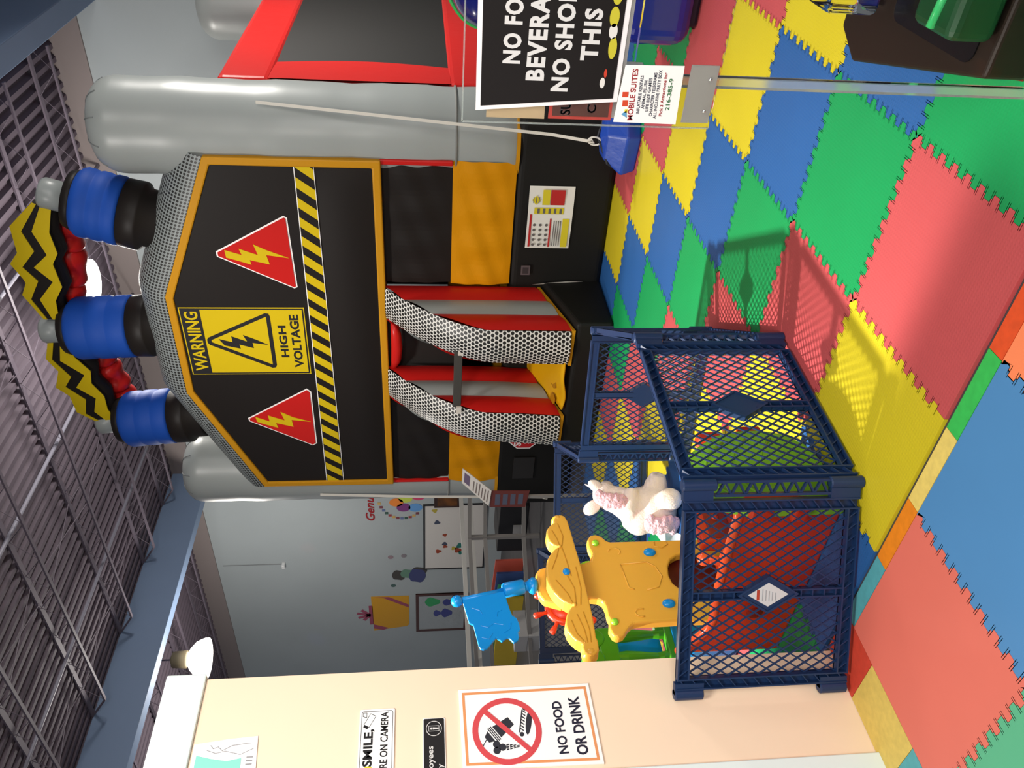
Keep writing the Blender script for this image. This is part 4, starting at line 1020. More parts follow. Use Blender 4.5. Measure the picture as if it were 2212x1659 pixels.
# NO FOOD OR DRINK (hung slightly askew)
nf = thing('no_food_sign', 'white NO FOOD OR DRINK sign with orange border on the peach wall', 'sign', (-2.669, 1.42, 1.2))
nfp = [(1.562, 1.434), (1.564, 0.961), (1.268, 0.955), (1.276, 1.430)]
MB().prism(nfp, WS, 0.001, 0.006).build('board', mat('sign_white', rgb(250, 248, 246), 0.4), nf)
MB().ring(inset(nfp, 0.012), inset(nfp, 0.021), WS, 0.006, 0.007).build('orange_border', mat('sign_orange', rgb(226, 150, 96), 0.5), nf)
cy, cz, cr = 1.402, 1.272, 0.120
NAVYINK = mat('charcoal_print', rgb(46, 46, 54), 0.5)
c_o = disc2d(cy, cz, cr, 48); c_i = disc2d(cy, cz, cr-0.020, 48)
mb = MB().ring(c_o, c_i, WS, 0.006, 0.0075)
d45 = Vector((math.cos(2.55), math.sin(2.55))); q1 = Vector((cy, cz))
e = Vector((0.707, 0.707))     # bar runs from upper left... to lower right
e = Vector((math.cos(math.radians(-47)), math.sin(math.radians(-47)))); nrm = Vector((-e.y, e.x))*0.0085
pA = Vector((cy, cz))-e*(cr-0.012); pB = Vector((cy, cz))+e*(cr-0.012)
pA = Vector((cy, cz))+Vector((0.068, 0.068)); pB = Vector((cy, cz))-Vector((0.072, 0.072))
e = (pB-pA).normalized(); nrm = Vector((-e.y, e.x))*0.0085; pA -= e*0.012; pB += e*0.012
mb.prism([tuple(pA+nrm), tuple(pB+nrm), tuple(pB-nrm), tuple(pA-nrm)], WS, 0.0076, 0.0086)
mb.build('red_prohibition_ring', mat('sign_red', rgb(210, 74, 80), 0.5), nf)
mb = MB()
# cup with lid and straw, leaning
cupM = WS @ Matrix.Translation((1.402, 1.296, 0)) @ Matrix.Rotation(0.62, 4, 'Z')
mb.prism([(-0.012, -0.052), (0.022, -0.052), (0.028, 0.012), (-0.020, 0.012)], cupM, 0.006, 0.0072)
for k in range(3): mb.prism(rect(-0.025, 0.016+0.006*k, 0.033, 0.019+0.006*k), cupM, 0.006, 0.0072)
mb.prism([(-0.018, 0.036), (0.026, 0.036), (0.016, 0.056), (-0.008, 0.056)], cupM, 0.006, 0.0072); mb.prism([(0.004, 0.056), (0.007, 0.056), (-0.006, 0.086), (-0.009, 0.086)], cupM, 0.006, 0.0072)
# hot dog
hd_ = WS @ Matrix.Translation((1.430, 1.200, 0)) @ Matrix.Rotation(-0.20, 4, 'Z')
mb.prism([(0.046*math.cos(a), -0.006+0.010*math.sin(a)-0.10*(0.046*math.cos(a))**2*40*0.05) for a in [2*PI*i/24 for i in range(24)]], hd_, 0.006, 0.0072)
for k in range(7): mb.prism([(-0.036+0.011*k, 0.008), (-0.032+0.011*k, 0.008), (-0.026+0.011*k, 0.020), (-0.030+0.011*k, 0.020)], hd_, 0.006, 0.0072)
mb.prism([(-0.045, 0.020), (0.045, 0.020), (0.040, 0.024), (-0.040, 0.024)], hd_, 0.006, 0.0072)
for x_ in (-0.048, 0.048): mb.prism(disc2d(x_, 0.013, 0.008, 12), hd_, 0.006, 0.0072)
# ice cream cone
for (x_, y_) in ((1.346, 1.292), (1.357, 1.312), (1.336, 1.312)): mb.prism(disc2d(x_-0.002, y_, 0.0125, 16), WS, 0.006, 0.0072)
for r_ in range(4):
    w_ = 0.024*(1-r_/4.6)
    for k in range(3):
        a = 1.344-w_/2+w_*k/3; mb.prism([(a, 1.279-0.012*r_), (a+w_/3*0.75, 1.279-0.012*r_), (a+w_/3*0.55+0.002, 1.270-0.012*r_), (a+0.002, 1.270-0.012*r_)], WS, 0.006, 0.0072)
for k in range(0):
    mb.prism([(1.332+0.002*k*2, 1.280-0.010*k), (1.357-0.002*k*2, 1.280-0.010*k), (1.356-0.003*k*2, 1.2765-0.010*k), (1.334+0.003*k*2, 1.2765-0.010*k)], WS, 0.006, 0.0072)
mb.build('food_pictograms', NAVYINK, nf)
tm = Matrix.Rotation(0.02, 4, 'Z')
mb = text_mb('NO FOOD', 1, at2(WS, 1.405, 1.070) @ tm, 0.006, 0.0075, 0.025, width=0.19, height=0.034)
text_mb('OR DRINK', 1, at2(WS, 1.409, 1.003) @ tm, 0.006, 0.0075, 0.025, width=0.212, height=0.040, mb=mb)
mb.build('lettering', mat('navy_print', rgb(34, 34, 52), 0.5), nf)
# SMILE sign
sm = thing('camera_notice', 'white SMILE camera notice on the peach wall above the black employees plate', 'sign', (-2.669, 1.35, 1.71))
MB().prism(rrect(1.12, 1.657, 1.506, 1.776, 0.006), WS, 0.001, 0.005).build('board', mat('sign_white', rgb(250, 248, 246), 0.4), sm)
ro = rrect(1.128, 1.663, 1.499, 1.770, 0.008); mb = MB().ring(ro, inset(ro, 0.0014), WS, 0.005, 0.006)
text_mb('SMILE,', 1, at2(WS, 1.305, 1.724), 0.005, 0.0065, 0.028, width=0.128, height=0.036, align='LEFT', mb=mb)
text_mb("YOU'RE ON CAMERA", 1, at2(WS, 1.494, 1.679), 0.005, 0.0065, 0.01, width=0.262, height=0.026, align='RIGHT', mb=mb)
CF_ = WS @ Matrix.Translation((1.468, 1.740, 0)) @ Matrix.Rotation(-0.5, 4, 'Z')
bo = rect(-0.026, -0.011, 0.020, 0.011); mb.ring(bo, inset(bo, 0.0013), CF_, 0.005, 0.006); mb.prism(rect(-0.034, -0.008, -0.026, 0.008), CF_, 0.005, 0.006)
bo = [(1.475, 1.752), (1.494, 1.752), (1.494, 1.766), (1.480, 1.766)]; mb.ring(bo, inset(bo, 0.0013), WS, 0.005, 0.006)
mb.build('lettering', BLACK_INK, sm)
mb = MB().prism(disc2d(1.285, 1.742, 0.021, 28), WS, 0.005, 0.0062); fc = mb.build('smiley_face', mat('smiley_yellow', rgb(244, 208, 40), 0.5), sm)
mb = MB(); mb.prism(disc2d(1.279, 1.748, 0.003, 10), WS, 0.0062, 0.007); mb.prism(disc2d(1.292, 1.748, 0.003, 10), WS, 0.0062, 0.007)
mb.tube([WS @ Vector((1.285+0.012*math.cos(a), 1.741+0.012*math.sin(a), 0.0064)) for a in [PI+0.3+i*(PI-0.6)/10 for i in range(11)]], 0.0011, 6); mb.build('face_lines', BLACK_INK, fc)
# Employees plate
em_ = thing('employees_plate', 'small black Employees Only plate on the peach wall', 'sign', (-2.669, 1.37, 1.52))
MB().prism(rrect(1.20, 1.485, 1.463, 1.561, 0.005), WS, 0.001, 0.004).build('white_edge', mat('sign_white', rgb(250, 248, 246), 0.4), em_)
MB().prism(rrect(1.203, 1.488, 1.460, 1.558, 0.005), WS, 0.004, 0.0055).build('black_face', mat('plate_black', rgb(34, 32, 32), 0.4), em_)
mb = text_mb('Employees', 1, at2(WS, 1.362, 1.520), 0.0055, 0.0065, 0.012, width=0.138, height=0.026, align='RIGHT')
text_mb('Only', 1, at2(WS, 1.300, 1.490), 0.0055, 0.0065, 0.012, width=0.055, height=0.024, align='RIGHT', mb=mb)
ic = (1.424, 1.523); co = disc2d(*ic, 0.027, 30); mb.ring(co, inset(co, 0.002), WS, 0.0055, 0.0065)
bo = rect(ic[0]-0.010, ic[1]-0.018, ic[0]+0.010, ic[1]+0.018); mb.ring(bo, inset(bo, 0.0015), WS, 0.0055, 0.0065)
mb.prism([(ic[0]-0.002, ic[1]-0.016), (ic[0]+0.002, ic[1]-0.016), (ic[0]+0.004, ic[1]+0.004), (ic[0]-0.004, ic[1]+0.004)], WS, 0.0055, 0.0065); mb.prism(disc2d(ic[0], ic[1]+0.009, 0.004, 12), WS, 0.0055, 0.0065)
mb.build('lettering', mat('plate_white', rgb(214, 212, 210), 0.5), em_)
# torn poster near the wall top
po = thing('torn_poster', 'torn white and mint poster high on the peach wall under the pale trim', 'poster', (-2.669, 1.3, 2.2))
MB().prism([(1.415, 2.314), (1.428, 2.20), (1.433, 2.111), (1.15, 2.09), (1.15, 2.31)], WS, 0.001, 0.003).build('paper', mat('poster_white', rgb(246, 244, 244), 0.6), po)
MB().prism([(1.376, 2.30), (1.362, 2.25), (1.352, 2.20), (1.360, 2.155), (1.15, 2.14), (1.15, 2.30)], WS, 0.003, 0.004).build('mint_print', mat('poster_mint', rgb(136, 214, 198), 0.6), po)
mb = MB()
for k in range(3): mb.prism(rect(1.36-0.012*k, 2.118, 1.364-0.012*k, 2.138), WS, 0.003, 0.004)
mb.tube([WS @ Vector(p_) for p_ in ((1.408, 2.26, 0.0035), (1.396, 2.25, 0.0035), (1.402, 2.235, 0.0035), (1.388, 2.22, 0.0035), (1.404, 2.19, 0.0035), (1.410, 2.13, 0.0035))], 0.0012, 5)
mb.tube([WS @ Vector(p_) for p_ in ((1.392, 2.27, 0.0035), (1.38, 2.24, 0.0035), (1.386, 2.21, 0.0035), (1.372, 2.16, 0.0035), (1.39, 2.12, 0.0035))], 0.0012, 5)
mb.build('grey_marks', mat('poster_grey', rgb(150, 148, 150), 0.6), po)

# ================================================================== CLEAR BARRIER with sign holder (right)
def clear(name, tint=(1, 1, 1, 1), rough=0.02):
    return mat(name, tint, rough, trans=1.0, ior=1.12, spec=0.3)
ACR = clear('clear_acrylic', (0.965, 0.975, 0.97, 1))
EDGE = mat('acrylic_edge', (0.80, 0.86, 0.82, 1), 0.10, trans=0.82, ior=1.4)
FROST = mat('frosted_channel', rgb(222, 218, 212), 0.45)
br = thing('clear_barrier', 'clear acrylic half wall beside the mats with a frosted top channel', 'barrier', (0.4, 1.605, 0.0))
MB().box((-0.502, 1.600, -0.002), (1.4, 1.612, 1.135)).build('clear_sheet', ACR, br)
MB().box((-0.522, 1.594, -0.002), (-0.5025, 1.618, 1.135)).build('sheet_edge', EDGE, br)
mb = MB(); mb.box((-0.578, 1.566, 1.168), (1.4, 1.572, 1.198)); mb.box((-0.578, 1.572, 1.160), (1.4, 1.600, 1.166))
mb.build('top_channel', FROST, br)
MB().box((-0.525, 1.585, 1.115), (-0.485, 1.625, 1.150)).build('edge_clip', mat('clip_grey', rgb(196, 196, 192), 0.3), br)
# holder sheets with the black sign and cards
hl = thing('sign_holder', 'clear acrylic poster sleeve on the barrier', 'sign holder', (-0.35, 1.56, 1.2))
mb = MB(); mb.box((-0.590, 1.556, 0.975), (-0.10, 1.5575, 1.475))
mb.build('front_sheet', ACR, hl)
mb = MB()
for a, b in (((-0.590, 1.5568, 0.975), (-0.590, 1.5568, 1.475)), ((-0.590, 1.5568, 1.475), (-0.10, 1.5568, 1.475))): mb.bar(a, b, 0.003, 0.0025, (0,1,0))
mb.build('sleeve_edge', EDGE, hl)
MB().box((-0.580, 1.5585, 0.978), (-0.467, 1.5605, 1.034)).build('metal_plate', mat('satin_steel', rgb(176, 172, 164), 0.4), hl)
mb = MB()
for x_ in (-0.555, -0.492): mb.ball((x_, 1.5558, 0.992), 0.004, 10)
mb.build('plate_screw', mat('bright_steel', rgb(230, 230, 230), 0.15, metal=1), hl, smooth=True)
FS = frame((0, 1.5545, 0), (1,0,0), (0,0,1))
bs = thing('no_shoes_sign', 'black framed sign with white rounded lettering, NO FOOD to NO SHOES, on the clear barrier', 'sign', (-0.33, 1.5545, 1.3))
MB().prism([(-0.566, 1.4495), (-0.541, 1.172), (-0.105, 1.172), (-0.12, 1.456)], FS, -0.001, 0.001).build('white_frame', mat('sign_frame_white', rgb(232, 226, 226), 0.4), bs)
MB().prism([(-0.557, 1.4405), (-0.5345, 1.182), (-0.113, 1.182), (-0.128, 1.447)], FS, 0.001, 0.002).build('black_face', mat('sign_black', rgb(30, 26, 24), 0.25), bs)
SW = mat('sign_letter_white', rgb(206, 204, 202), 0.5)
mb = text_mb('NO FOOD', 1, at2(FS, -0.475, 1.369), 0.002, 0.003, 0.040, sp=1.14, width=0.170, height=0.034, align='LEFT')
text_mb('BEVERAGES', 1, at2(FS, -0.505, 1.321), 0.002, 0.003, 0.040, sp=1.14, width=0.224, height=0.036, align='LEFT', mb=mb)
text_mb('NO SHOES', 1, at2(FS, -0.524, 1.273), 0.002, 0.003, 0.040, sp=1.14, width=0.200, height=0.034, align='LEFT', mb=mb)
text_mb('THIS', 1, at2(FS, -0.464, 1.222), 0.002, 0.003, 0.040, sp=1.14, width=0.092, height=0.034, align='LEFT', mb=mb)
mb.build('lettering', SW, bs)
mb = MB()
for (x_, z_, rx, rz, mi) in ((-0.44, 1.196, 0.020, 0.008, 0), (-0.385, 1.200, 0.018, 0.009, 0), (-0.41, 1.199, 0.014, 0.008, 1), (-0.505, 1.207, 0.010, 0.005, 1), (-0.487, 1.203, 0.008, 0.003, 2), (-0.352, 1.199, 0.012, 0.008, 0)):
    mb.prism([(x_+rx*math.cos(a), z_+rz*math.sin(a)) for a in [2*PI*i/16 for i in range(16)]], FS, 0.002, 0.003, mi)
mb.build('picture_shapes', [mat('picture_yellow', rgb(190, 180, 50), 0.5), mat('picture_white', rgb(214, 210, 204), 0.5), mat('picture_red', rgb(190, 60, 40), 0.5)], bs)
FM2 = frame((0, 1.5535, 0), (1,0,0), (0,0,1))
mo = thing('mobile_service_card', 'white MOBILE price card with phone number below the black sign', 'card', (-0.52, 1.5535, 1.11))
MB().prism([(-0.581, 1.174), (-0.582, 1.046), (-0.468, 1.050), (-0.470, 1.166)], FM2, -0.001, 0.0008).build('card', mat('card_white', rgb(238, 236, 232), 0.45), mo)
CM = FM2 @ Matrix.Translation((-0.525, 1.11, 0)) @ Matrix.Rotation(0.04, 4, 'Z')
def crow(txt, y_, wd_, h_, m_):
    text_mb(txt, 1, at2(CM, 0.0, y_), 0.0008, 0.0014, 0.012, width=wd_, height=h_).build('lettering', m_, mo)
DARKRED = mat('card_dark_red', rgb(150, 40, 44), 0.5); CG = mat('card_grey', rgb(70, 72, 84), 0.5); CGRN = mat('card_green', rgb(60, 110, 70), 0.5)
crow('MOBILE SUITES', 0.028, 0.100, 0.011, DARKRED)
for k, tx in enumerate(('INFLATABLE RENTALS', 'ANIMAL PLUSH', 'LIFE SIZE GAMES', 'CHARACTER TELEGRAMS', 'ALL INCLUSIVE PARTY BOX')):
    crow(tx, 0.016-0.0088*k, (0.075, 0.055, 0.065, 0.085, 0.095)[k], 0.0062, CG)
crow('Pick 3 Attractions for', -0.0305, 0.085, 0.0062, DARKRED)
crow('216-385-9', -0.044, 0.062, 0.0085, CGRN)
mb = MB(); mb.prism([(-0.045, 0.040), (-0.038, 0.052), (-0.030, 0.042)], CM, 0.0008, 0.0014, 0); mb.prism(rect(-0.022, 0.041, -0.010, 0.052), CM, 0.0008, 0.0014, 1); mb.prism(rect(-0.035, 0.040, -0.028, 0.046), CM, 0.0008, 0.0014, 2); mb.prism(rect(-0.004, 0.042, 0.006, 0.054), CM, 0.0008, 0.0014, 1)
mb.build('card_picture', [mat('pic_blue', rgb(90, 150, 190), 0.5), mat('pic_red', rgb(200, 70, 40), 0.5), mat('pic_yellow', rgb(220, 200, 60), 0.5)], mo)
FB = frame((0, 1.5595, 0), (1,0,0), (0,0,1))
bc_ = single(MB().prism(rect(-0.581, 1.313, -0.36, 1.428), FB, -0.001, 0.001), 'beige_card', mat('card_beige', rgb(214, 186, 146), 0.5), 'beige card half hidden behind the left edge of the black sign', 'card', (-0.47, 1.5595, 1.37))
rc = thing('red_card', 'red framed card behind the lower left edge of the black sign', 'card', (-0.47, 1.5595, 1.24))
MB().prism(rect(-0.580, 1.179, -0.36, 1.305), FB, -0.001, 0.001).build('card', mat('card_red', rgb(196, 74, 64), 0.5), rc)
MB().prism(rect(-0.574, 1.185, -0.40, 1.298), FB, 0.001, 0.0015).build('brown_face', mat('card_brown', rgb(96, 62, 54), 0.5), rc)
mb = text_mb('SU', 1, at2(FB, -0.571, 1.262), 0.0015, 0.002, 0.02, width=0.026, height=0.020, align='LEFT'); text_mb('C', 1, at2(FB, -0.566, 1.211), 0.0015, 0.002, 0.02, width=0.016, height=0.018, align='LEFT', mb=mb)
mb.build('lettering', mat('card_pale_blue', rgb(150, 190, 206), 0.5), rc)

# ================================================================== RIDES at the right
rd = thing('kiddie_ride', 'blue plastic ride with green edged dome behind the clear barrier sign', 'ride', (-0.55, 4.95, 0.0))
R_BLUE = mat('ride_blue_gloss', rgb(20, 30, 116), 0.2, coat=0.4)
MB().box((-1.30, 4.60, 0.04), (0.4, 5.6, 0.44)).build('ride_body', R_BLUE, rd, bevel=0.10, seg=5)
MB().box((-1.20, 4.68, -0.0), (0.3, 5.5, 0.08)).build('ride_base', mat('ride_base_dark', rgb(20, 18, 34), 0.4), rd, bevel=0.02)
MB().box((-1.27, 4.80, 0.43), (0.2, 5.5, 0.62)).build('green_panel', mat('ride_green', rgb(16, 92, 40), 0.35), rd, bevel=0.02)
MB().lathe((-1.22, 4.795, 0.50), (0,-1,0), [(0, 0.04), (0.02, 0.04), (0.025, 0.03)], 18).build('yellow_knob', mat('ride_yellow', rgb(196, 150, 30), 0.35), rd)
MB().ball((-0.66, 4.75, 1.21), (0.60, 0.36, 0.27), 28).build('dome_roof', R_BLUE, rd, smooth=True)
MB().tube([(-0.66+0.605*math.cos(a), 4.75, 1.21+0.275*math.sin(a)) for a in [2*PI*i/48 for i in range(49)]], 0.012, 8, cap=False).build('dome_edge', mat('ride_edge_green', rgb(60, 190, 90), 0.35), rd, smooth=True)
for px_, py_ in ((-0.75, 4.9), (-0.3, 4.9)):
    MB().tube([(px_, py_, 0.60), (px_, py_, 1.02)], 0.03, 12).build('roof_post', R_BLUE, rd, smooth=True)
bk_ = thing('toy_base', 'low dark brown plastic play base holding a green tub, right edge of the mats', 'play base', (-0.2, 2.4, 0.0))
BRN = mat('dark_brown_plastic', rgb(36, 27, 20), 0.4, spec=0.3)
outl = [(-0.69, 2.80), (-0.765, 2.665), (-0.60, 1.98), (0.5, 1.98), (0.5, 2.80)]
MB().prism(outl, FL, 0.0, 0.12).build('base', BRN, bk_, bevel=0.012, seg=3)
MB().prism([(-0.735, 2.645), (-0.60, 2.05), (-0.60, 1.99), (-0.605, 1.99), (-0.752, 2.665)], FL, 0.0, 0.002).build('base_edge', mat('brick_red_edge', rgb(110, 30, 22), 0.35), bk_)
MB().prism(rrect(-0.59, 2.05, 0.2, 2.50, 0.04), FL, 0.12, 0.124).build('recess', mat('recess_black', rgb(12, 12, 14), 0.25), bk_)
MB().prism(rrect(-0.50, 2.52, 0.1, 2.70, 0.03), FL, 0.12, 0.145).build('raised_pad', mat('grey_brown_plastic', rgb(78, 70, 58), 0.4), bk_, bevel=0.008)
gt = thing('green_tub', 'translucent green plastic tub standing in the dark brown base', 'tub', (-0.38, 2.2, 0.124))
GT = mat('green_tub_plastic', rgb(8, 66, 30), 0.45)
mb = MB(); mb.box((-0.52, 1.99, 0.125), (-0.10, 2.19, 0.25)); mb.build('tub', GT, gt, bevel=0.025, seg=3)
MB().tube([(-0.505, 2.08, 0.252), (-0.40, 2.06, 0.254), (-0.2, 2.04, 0.254)], 0.012, 10).build('tub_ridge', mat('green_ridge', rgb(60, 190, 110), 0.2), gt, smooth=True)
cb = thing('clear_bin', 'clear plastic bin of small wrapped things on the dark brown base', 'bin', (-0.45, 2.65, 0.145))
MB().prism(rrect(-0.60, 2.55, -0.20, 2.74, 0.03), FL, 0.146, 0.30).build('clear_shell', clear('bin_clear', (0.96, 0.96, 0.96, 1), 0.05), cb, bevel=0.01)
mb = MB(); random.seed(3)
for k in range(30): mb.ball((-0.54+0.26*random.random(), 2.58+0.12*random.random(), 0.17+0.10*random.random()), (0.024, 0.018, 0.014), 8, k % 3)
cnt = mb.build('wrapped_things', [mat('wrap_grey', rgb(176, 164, 158), 0.3), mat('wrap_peach', rgb(216, 160, 126), 0.4), mat('wrap_mauve', rgb(140, 124, 134), 0.3)], cb, smooth=True); cnt['kind'] = 'stuff'

# ================================================================== BACK OF THE HALL
BW = frame((0, 10.398, 0), (1,0,0), (0,0,1))
wb = thing('whiteboard', 'white board with black frame and small stickers on the back wall', 'whiteboard', (-12.2, 10.398, 0.9))
wbo = rect(-13.15, 0.32, -11.25, 1.535)
MB().prism(wbo, BW, 0.001, 0.012).build('board', mat('board_white', rgb(206, 202, 196), 0.4), wb)
MB().ring(wbo, inset(wbo, 0.03), BW, 0.0, 0.022).build('black_frame', mat('board_frame_black', rgb(26, 24, 26), 0.5), wb)
mb = MB(); random.seed(11)
for (x_, z_, r, mi) in ((-11.42, 1.32, 0.05, 3), (-11.75, 1.27, 0.055, 0), (-12.12, 1.12, 0.04, 1), (-12.38, 1.12, 0.05, 0), (-12.46, 1.11, 0.045, 1), (-12.6, 1.24, 0.055, 1), (-12.45, 0.82, 0.07, 2), (-12.58, 0.86, 0.07, 1), (-12.66, 0.80, 0.05, 2), (-12.52, 0.94, 0.05, 3)):
    MB().prism([(x_+r*(1+0.2*math.sin(3*a+x_*9))*math.cos(a), z_+r*(1+0.2*math.sin(3*a+x_*9))*math.sin(a)) for a in [2*PI*i/20 for i in range(20)]], BW, 0.012, 0.014).build('sticker', [mat('sticker_slate', rgb(64, 72, 92), 0.5), mat('sticker_rust', rgb(150, 62, 30), 0.5), mat('sticker_teal', rgb(30, 110, 100), 0.5), mat('sticker_olive', rgb(176, 160, 60), 0.5)][mi], wb)
gf = thing('gift_decal', 'yellow gift box decal with pink ribbon high on the back wall', 'wall decal', (-14.6, 10.398, 2.2))
MB().prism([(-13.99, 2.62), (-14.0, 1.84), (-15.0, 1.85), (-15.06, 1.90), (-15.18, 2.60)], BW, 0.001, 0.005).build('box', mat('decal_yellow', rgb(206, 150, 28), 0.6), gf)
mb = MB(); mb.prism([(-14.02, 2.55), (-14.05, 2.36), (-14.40, 1.85), (-14.30, 1.85), (-14.02, 2.25)], BW, 0.005, 0.007)
mb.prism([(-14.95, 2.60), (-15.10, 2.60), (-15.16, 2.40), (-15.10, 2.28)], BW, 0.005, 0.007)
mb.prism([(-14.30, 2.60), (-14.30, 2.68), (-14.95, 2.68), (-14.95, 2.60)], BW, 0.001, 0.005)
for a, ln in ((0.25, 0.28), (-0.35, 0.26), (0.8, 0.25), (-0.9, 0.22)):
    c0 = Vector((-14.62, 2.66)); d = Vector((math.sin(a), math.cos(a))); nn = Vector((d.y, -d.x))*0.035
    mb.prism([tuple(c0-nn), tuple(c0+nn), tuple(c0+d*ln+nn), tuple(c0+d*ln-nn)], BW, 0.001, 0.005)
mb.build('ribbon', mat('decal_pink', rgb(150, 68, 92), 0.6), gf)
ps = thing('foil_poster', 'silver foil wrapped framed poster under the gift decal', 'poster', (-14.6, 10.398, 1.2))
pso = rect(-15.25, 0.62, -13.95, 1.70)
MB().prism(pso, BW, 0.001, 0.02).build('foil', mat('silver_foil', rgb(160, 164, 162), 0.25, bump=0.8, scale=5, metal=0.3), ps)
MB().ring(pso, inset(pso, 0.06), BW, 0.0, 0.03).build('frame', mat('maroon_frame', rgb(72, 40, 34), 0.5), ps)
mb = MB()
for (x_, z_, rx, rz, mi) in ((-14.22, 1.35, 0.14, 0.16, 0), (-14.25, 1.02, 0.10, 0.12, 1), (-14.62, 1.25, 0.10, 0.08, 1), (-14.62, 1.05, 0.14, 0.12, 1), (-14.1, 0.85, 0.10, 0.10, 2)):
    mb.prism([(x_+rx*math.cos(a)*(1+0.25*math.sin(3*a)), z_+rz*math.sin(a)) for a in [2*PI*i/18 for i in range(18)]], BW, 0.02, 0.023, mi)
mb.build('foil_print', [mat('print_green', rgb(40, 150, 84), 0.4), mat('print_blue', rgb(52, 58, 128), 0.4), mat('print_black', rgb(34, 32, 34), 0.4)], ps)
fp = thing('dark_picture', 'dark brown and yellow framed picture beside the white board', 'picture', (-11.1, 10.39, 1.1))
MB().prism(rect(-11.30, 0.86, -10.7, 1.33), BW, 0.02, 0.05).build('frame', mat('umber_frame', rgb(54, 34, 28), 0.5), fp)
MB().prism(rect(-11.25, 0.90, -10.7, 1.27), BW, 0.05, 0.054).build('picture', mat('picture_umber', rgb(120, 72, 20), 0.5, vary=0.8, vscale=5), fp)
fd = thing('figure_decal', 'green and blue painted wall decal between gift and white board', 'wall decal', (-13.2, 10.398, 1.7))
mb = MB()
for (x_, z_, rx, rz, mi) in ((-13.32, 2.03, 0.16, 0.14, 0), (-13.28, 1.86, 0.14, 0.14, 1), (-13.35, 1.66, 0.22, 0.17, 2), (-13.2, 1.62, 0.12, 0.16, 0)):
    mb.prism([(x_+rx*math.cos(a)*(1+0.12*math.sin(4*a+x_)), z_+rz*math.sin(a)) for a in [2*PI*i/20 for i in range(20)]], BW, 0.001+0.001*mi, 0.003+0.001*mi, mi)
mb.build('painted_shapes', [mat('decal_brown', rgb(66, 62, 58), 0.6), mat('decal_green', rgb(96, 132, 112), 0.6), mat('decal_navy', rgb(62, 68, 112), 0.6)], fd)
bl_names = [('orange', rgb(226, 130, 50), -11.18, 2.03), ('lime', rgb(190, 206, 80), -11.08, 1.86), ('pink', rgb(206, 70, 110), -11.02, 1.62), ('purple', rgb(120, 56, 120), -11.32, 1.90), ('sky blue', rgb(96, 150, 206), -11.33, 1.68)]
for nm, c, x_, z_ in bl_names:
    single(MB().prism([(x_+0.11*math.cos(a), z_+0.13*math.sin(a)) for a in [2*PI*i/24 for i in range(24)]], BW, 0.001, 0.004), 'balloon_decal', mat('balloon_'+nm.replace(' ', '_'), c, 0.5), '%s balloon decal in the bunch beside the left grey column' % nm, 'wall decal', (x_, 10.398, z_), 'balloon decals on the back wall')
single(text_mb('Genuin', 1, at2(BW, -11.66, 2.44), 0.001, 0.003, 0.02, width=0.85, height=0.17, align='LEFT', shear=0.3), 'script_lettering', mat('script_red', rgb(150, 26, 30), 0.5), 'red script lettering on the back wall cut off by the left grey column', 'wall lettering', (-11.3, 10.398, 2.5))
mb = MB(); cols = [rgb(196, 160, 90), rgb(120, 60, 70), rgb(96, 110, 150), rgb(60, 90, 80), rgb(150, 60, 60)]
for k in range(12):
    a = 1.9+1.9*k/11; x_ = -11.0+0.62*math.cos(a); z_ = 1.92+0.45*math.sin(a)
    mb.prism(rect(x_-0.03, z_-0.03, x_+0.03, z_+0.03), BW, 0.001, 0.003, k % 5)
single(mb, 'lettering_arc', [mat('arc_%d' % k, c, 0.5) for k, c in enumerate(cols)], 'curved row of tiny coloured letters round the balloon decals', 'wall lettering', (-11.3, 10.398, 2.0))
for (x_, z_, wh_, c) in ((-12.75, 2.18, 'higher', rgb(140, 120, 126)), (-12.72, 1.92, 'lower', rgb(128, 122, 126))):
    single(MB().prism(disc2d(x_, z_, 0.055, 18), BW, 0.001, 0.003), 'dot_decal', mat('dot_'+wh_, c, 0.6), 'small pinkish dot decal above the white board, the %s of two' % wh_, 'wall decal', (x_, 10.398, z_), 'dot decals')
single(MB().prism(disc2d(-13.65, 2.15, 0.05, 18), BW, 0.001, 0.003), 'dot_decal', mat('dot_green', rgb(70, 96, 92), 0.6), 'small green dot decal beside the gift decal', 'wall decal', (-13.65, 10.398, 2.15), 'dot decals')

cmr = thing('wall_camera', 'tiny white security camera on the back wall left of the bounce house', 'security camera', (-12.85, 10.36, 4.25))
MB().box((-12.90, 10.30, 4.22), (-12.80, 10.398, 4.28)).build('camera_box', mat('camera_white', rgb(210, 212, 212), 0.4), cmr, bevel=0.01)
MB().tube([(-12.85, 10.39, 4.28), (-12.85, 10.39, 5.40)], 0.008, 6).build('cable', mat('cable_grey', rgb(120, 124, 126), 0.5), cmr)
# high-bay lamps
LAMP = mat('lamp_glow', (1.0, 0.97, 0.9, 1), 0.4, emit=9)
def high_bay(x_, y_, z_, lab, power, r=0.30):
    t = thing('high_bay_lamp', lab, 'ceiling lamp', (x_, y_, z_))
    MB().lathe((x_, y_, z_), (0,0,1), [(0, r), (0.06, r*0.98), (0.16, r*0.84), (0.24, r*0.55), (0.28, r*0.25)], 32).build('reflector', LAMP, t, smooth=True)
    MB().lathe((x_, y_, z_+0.28), (0,0,1), [(0, 0.10), (0.02, 0.13), (0.22, 0.12), (0.25, 0.05)], 20).build('ballast', mat('ballast_bronze', rgb(120, 108, 84), 0.5), t, smooth=True)
    MB().tube([(x_, y_, z_+0.52), (x_, y_, 5.86)], 0.012, 8).build('hanger', steel_m, t)
    l = bpy.data.lights.new('high_bay_light', 'POINT'); l.energy = power; l.shadow_soft_size = 0.25; l.color = (1.0, 0.95, 0.88)
    lo = bpy.data.objects.new('high_bay_light', l); COL.objects.link(lo); lo.location = (x_, y_, z_-0.35)
    return t
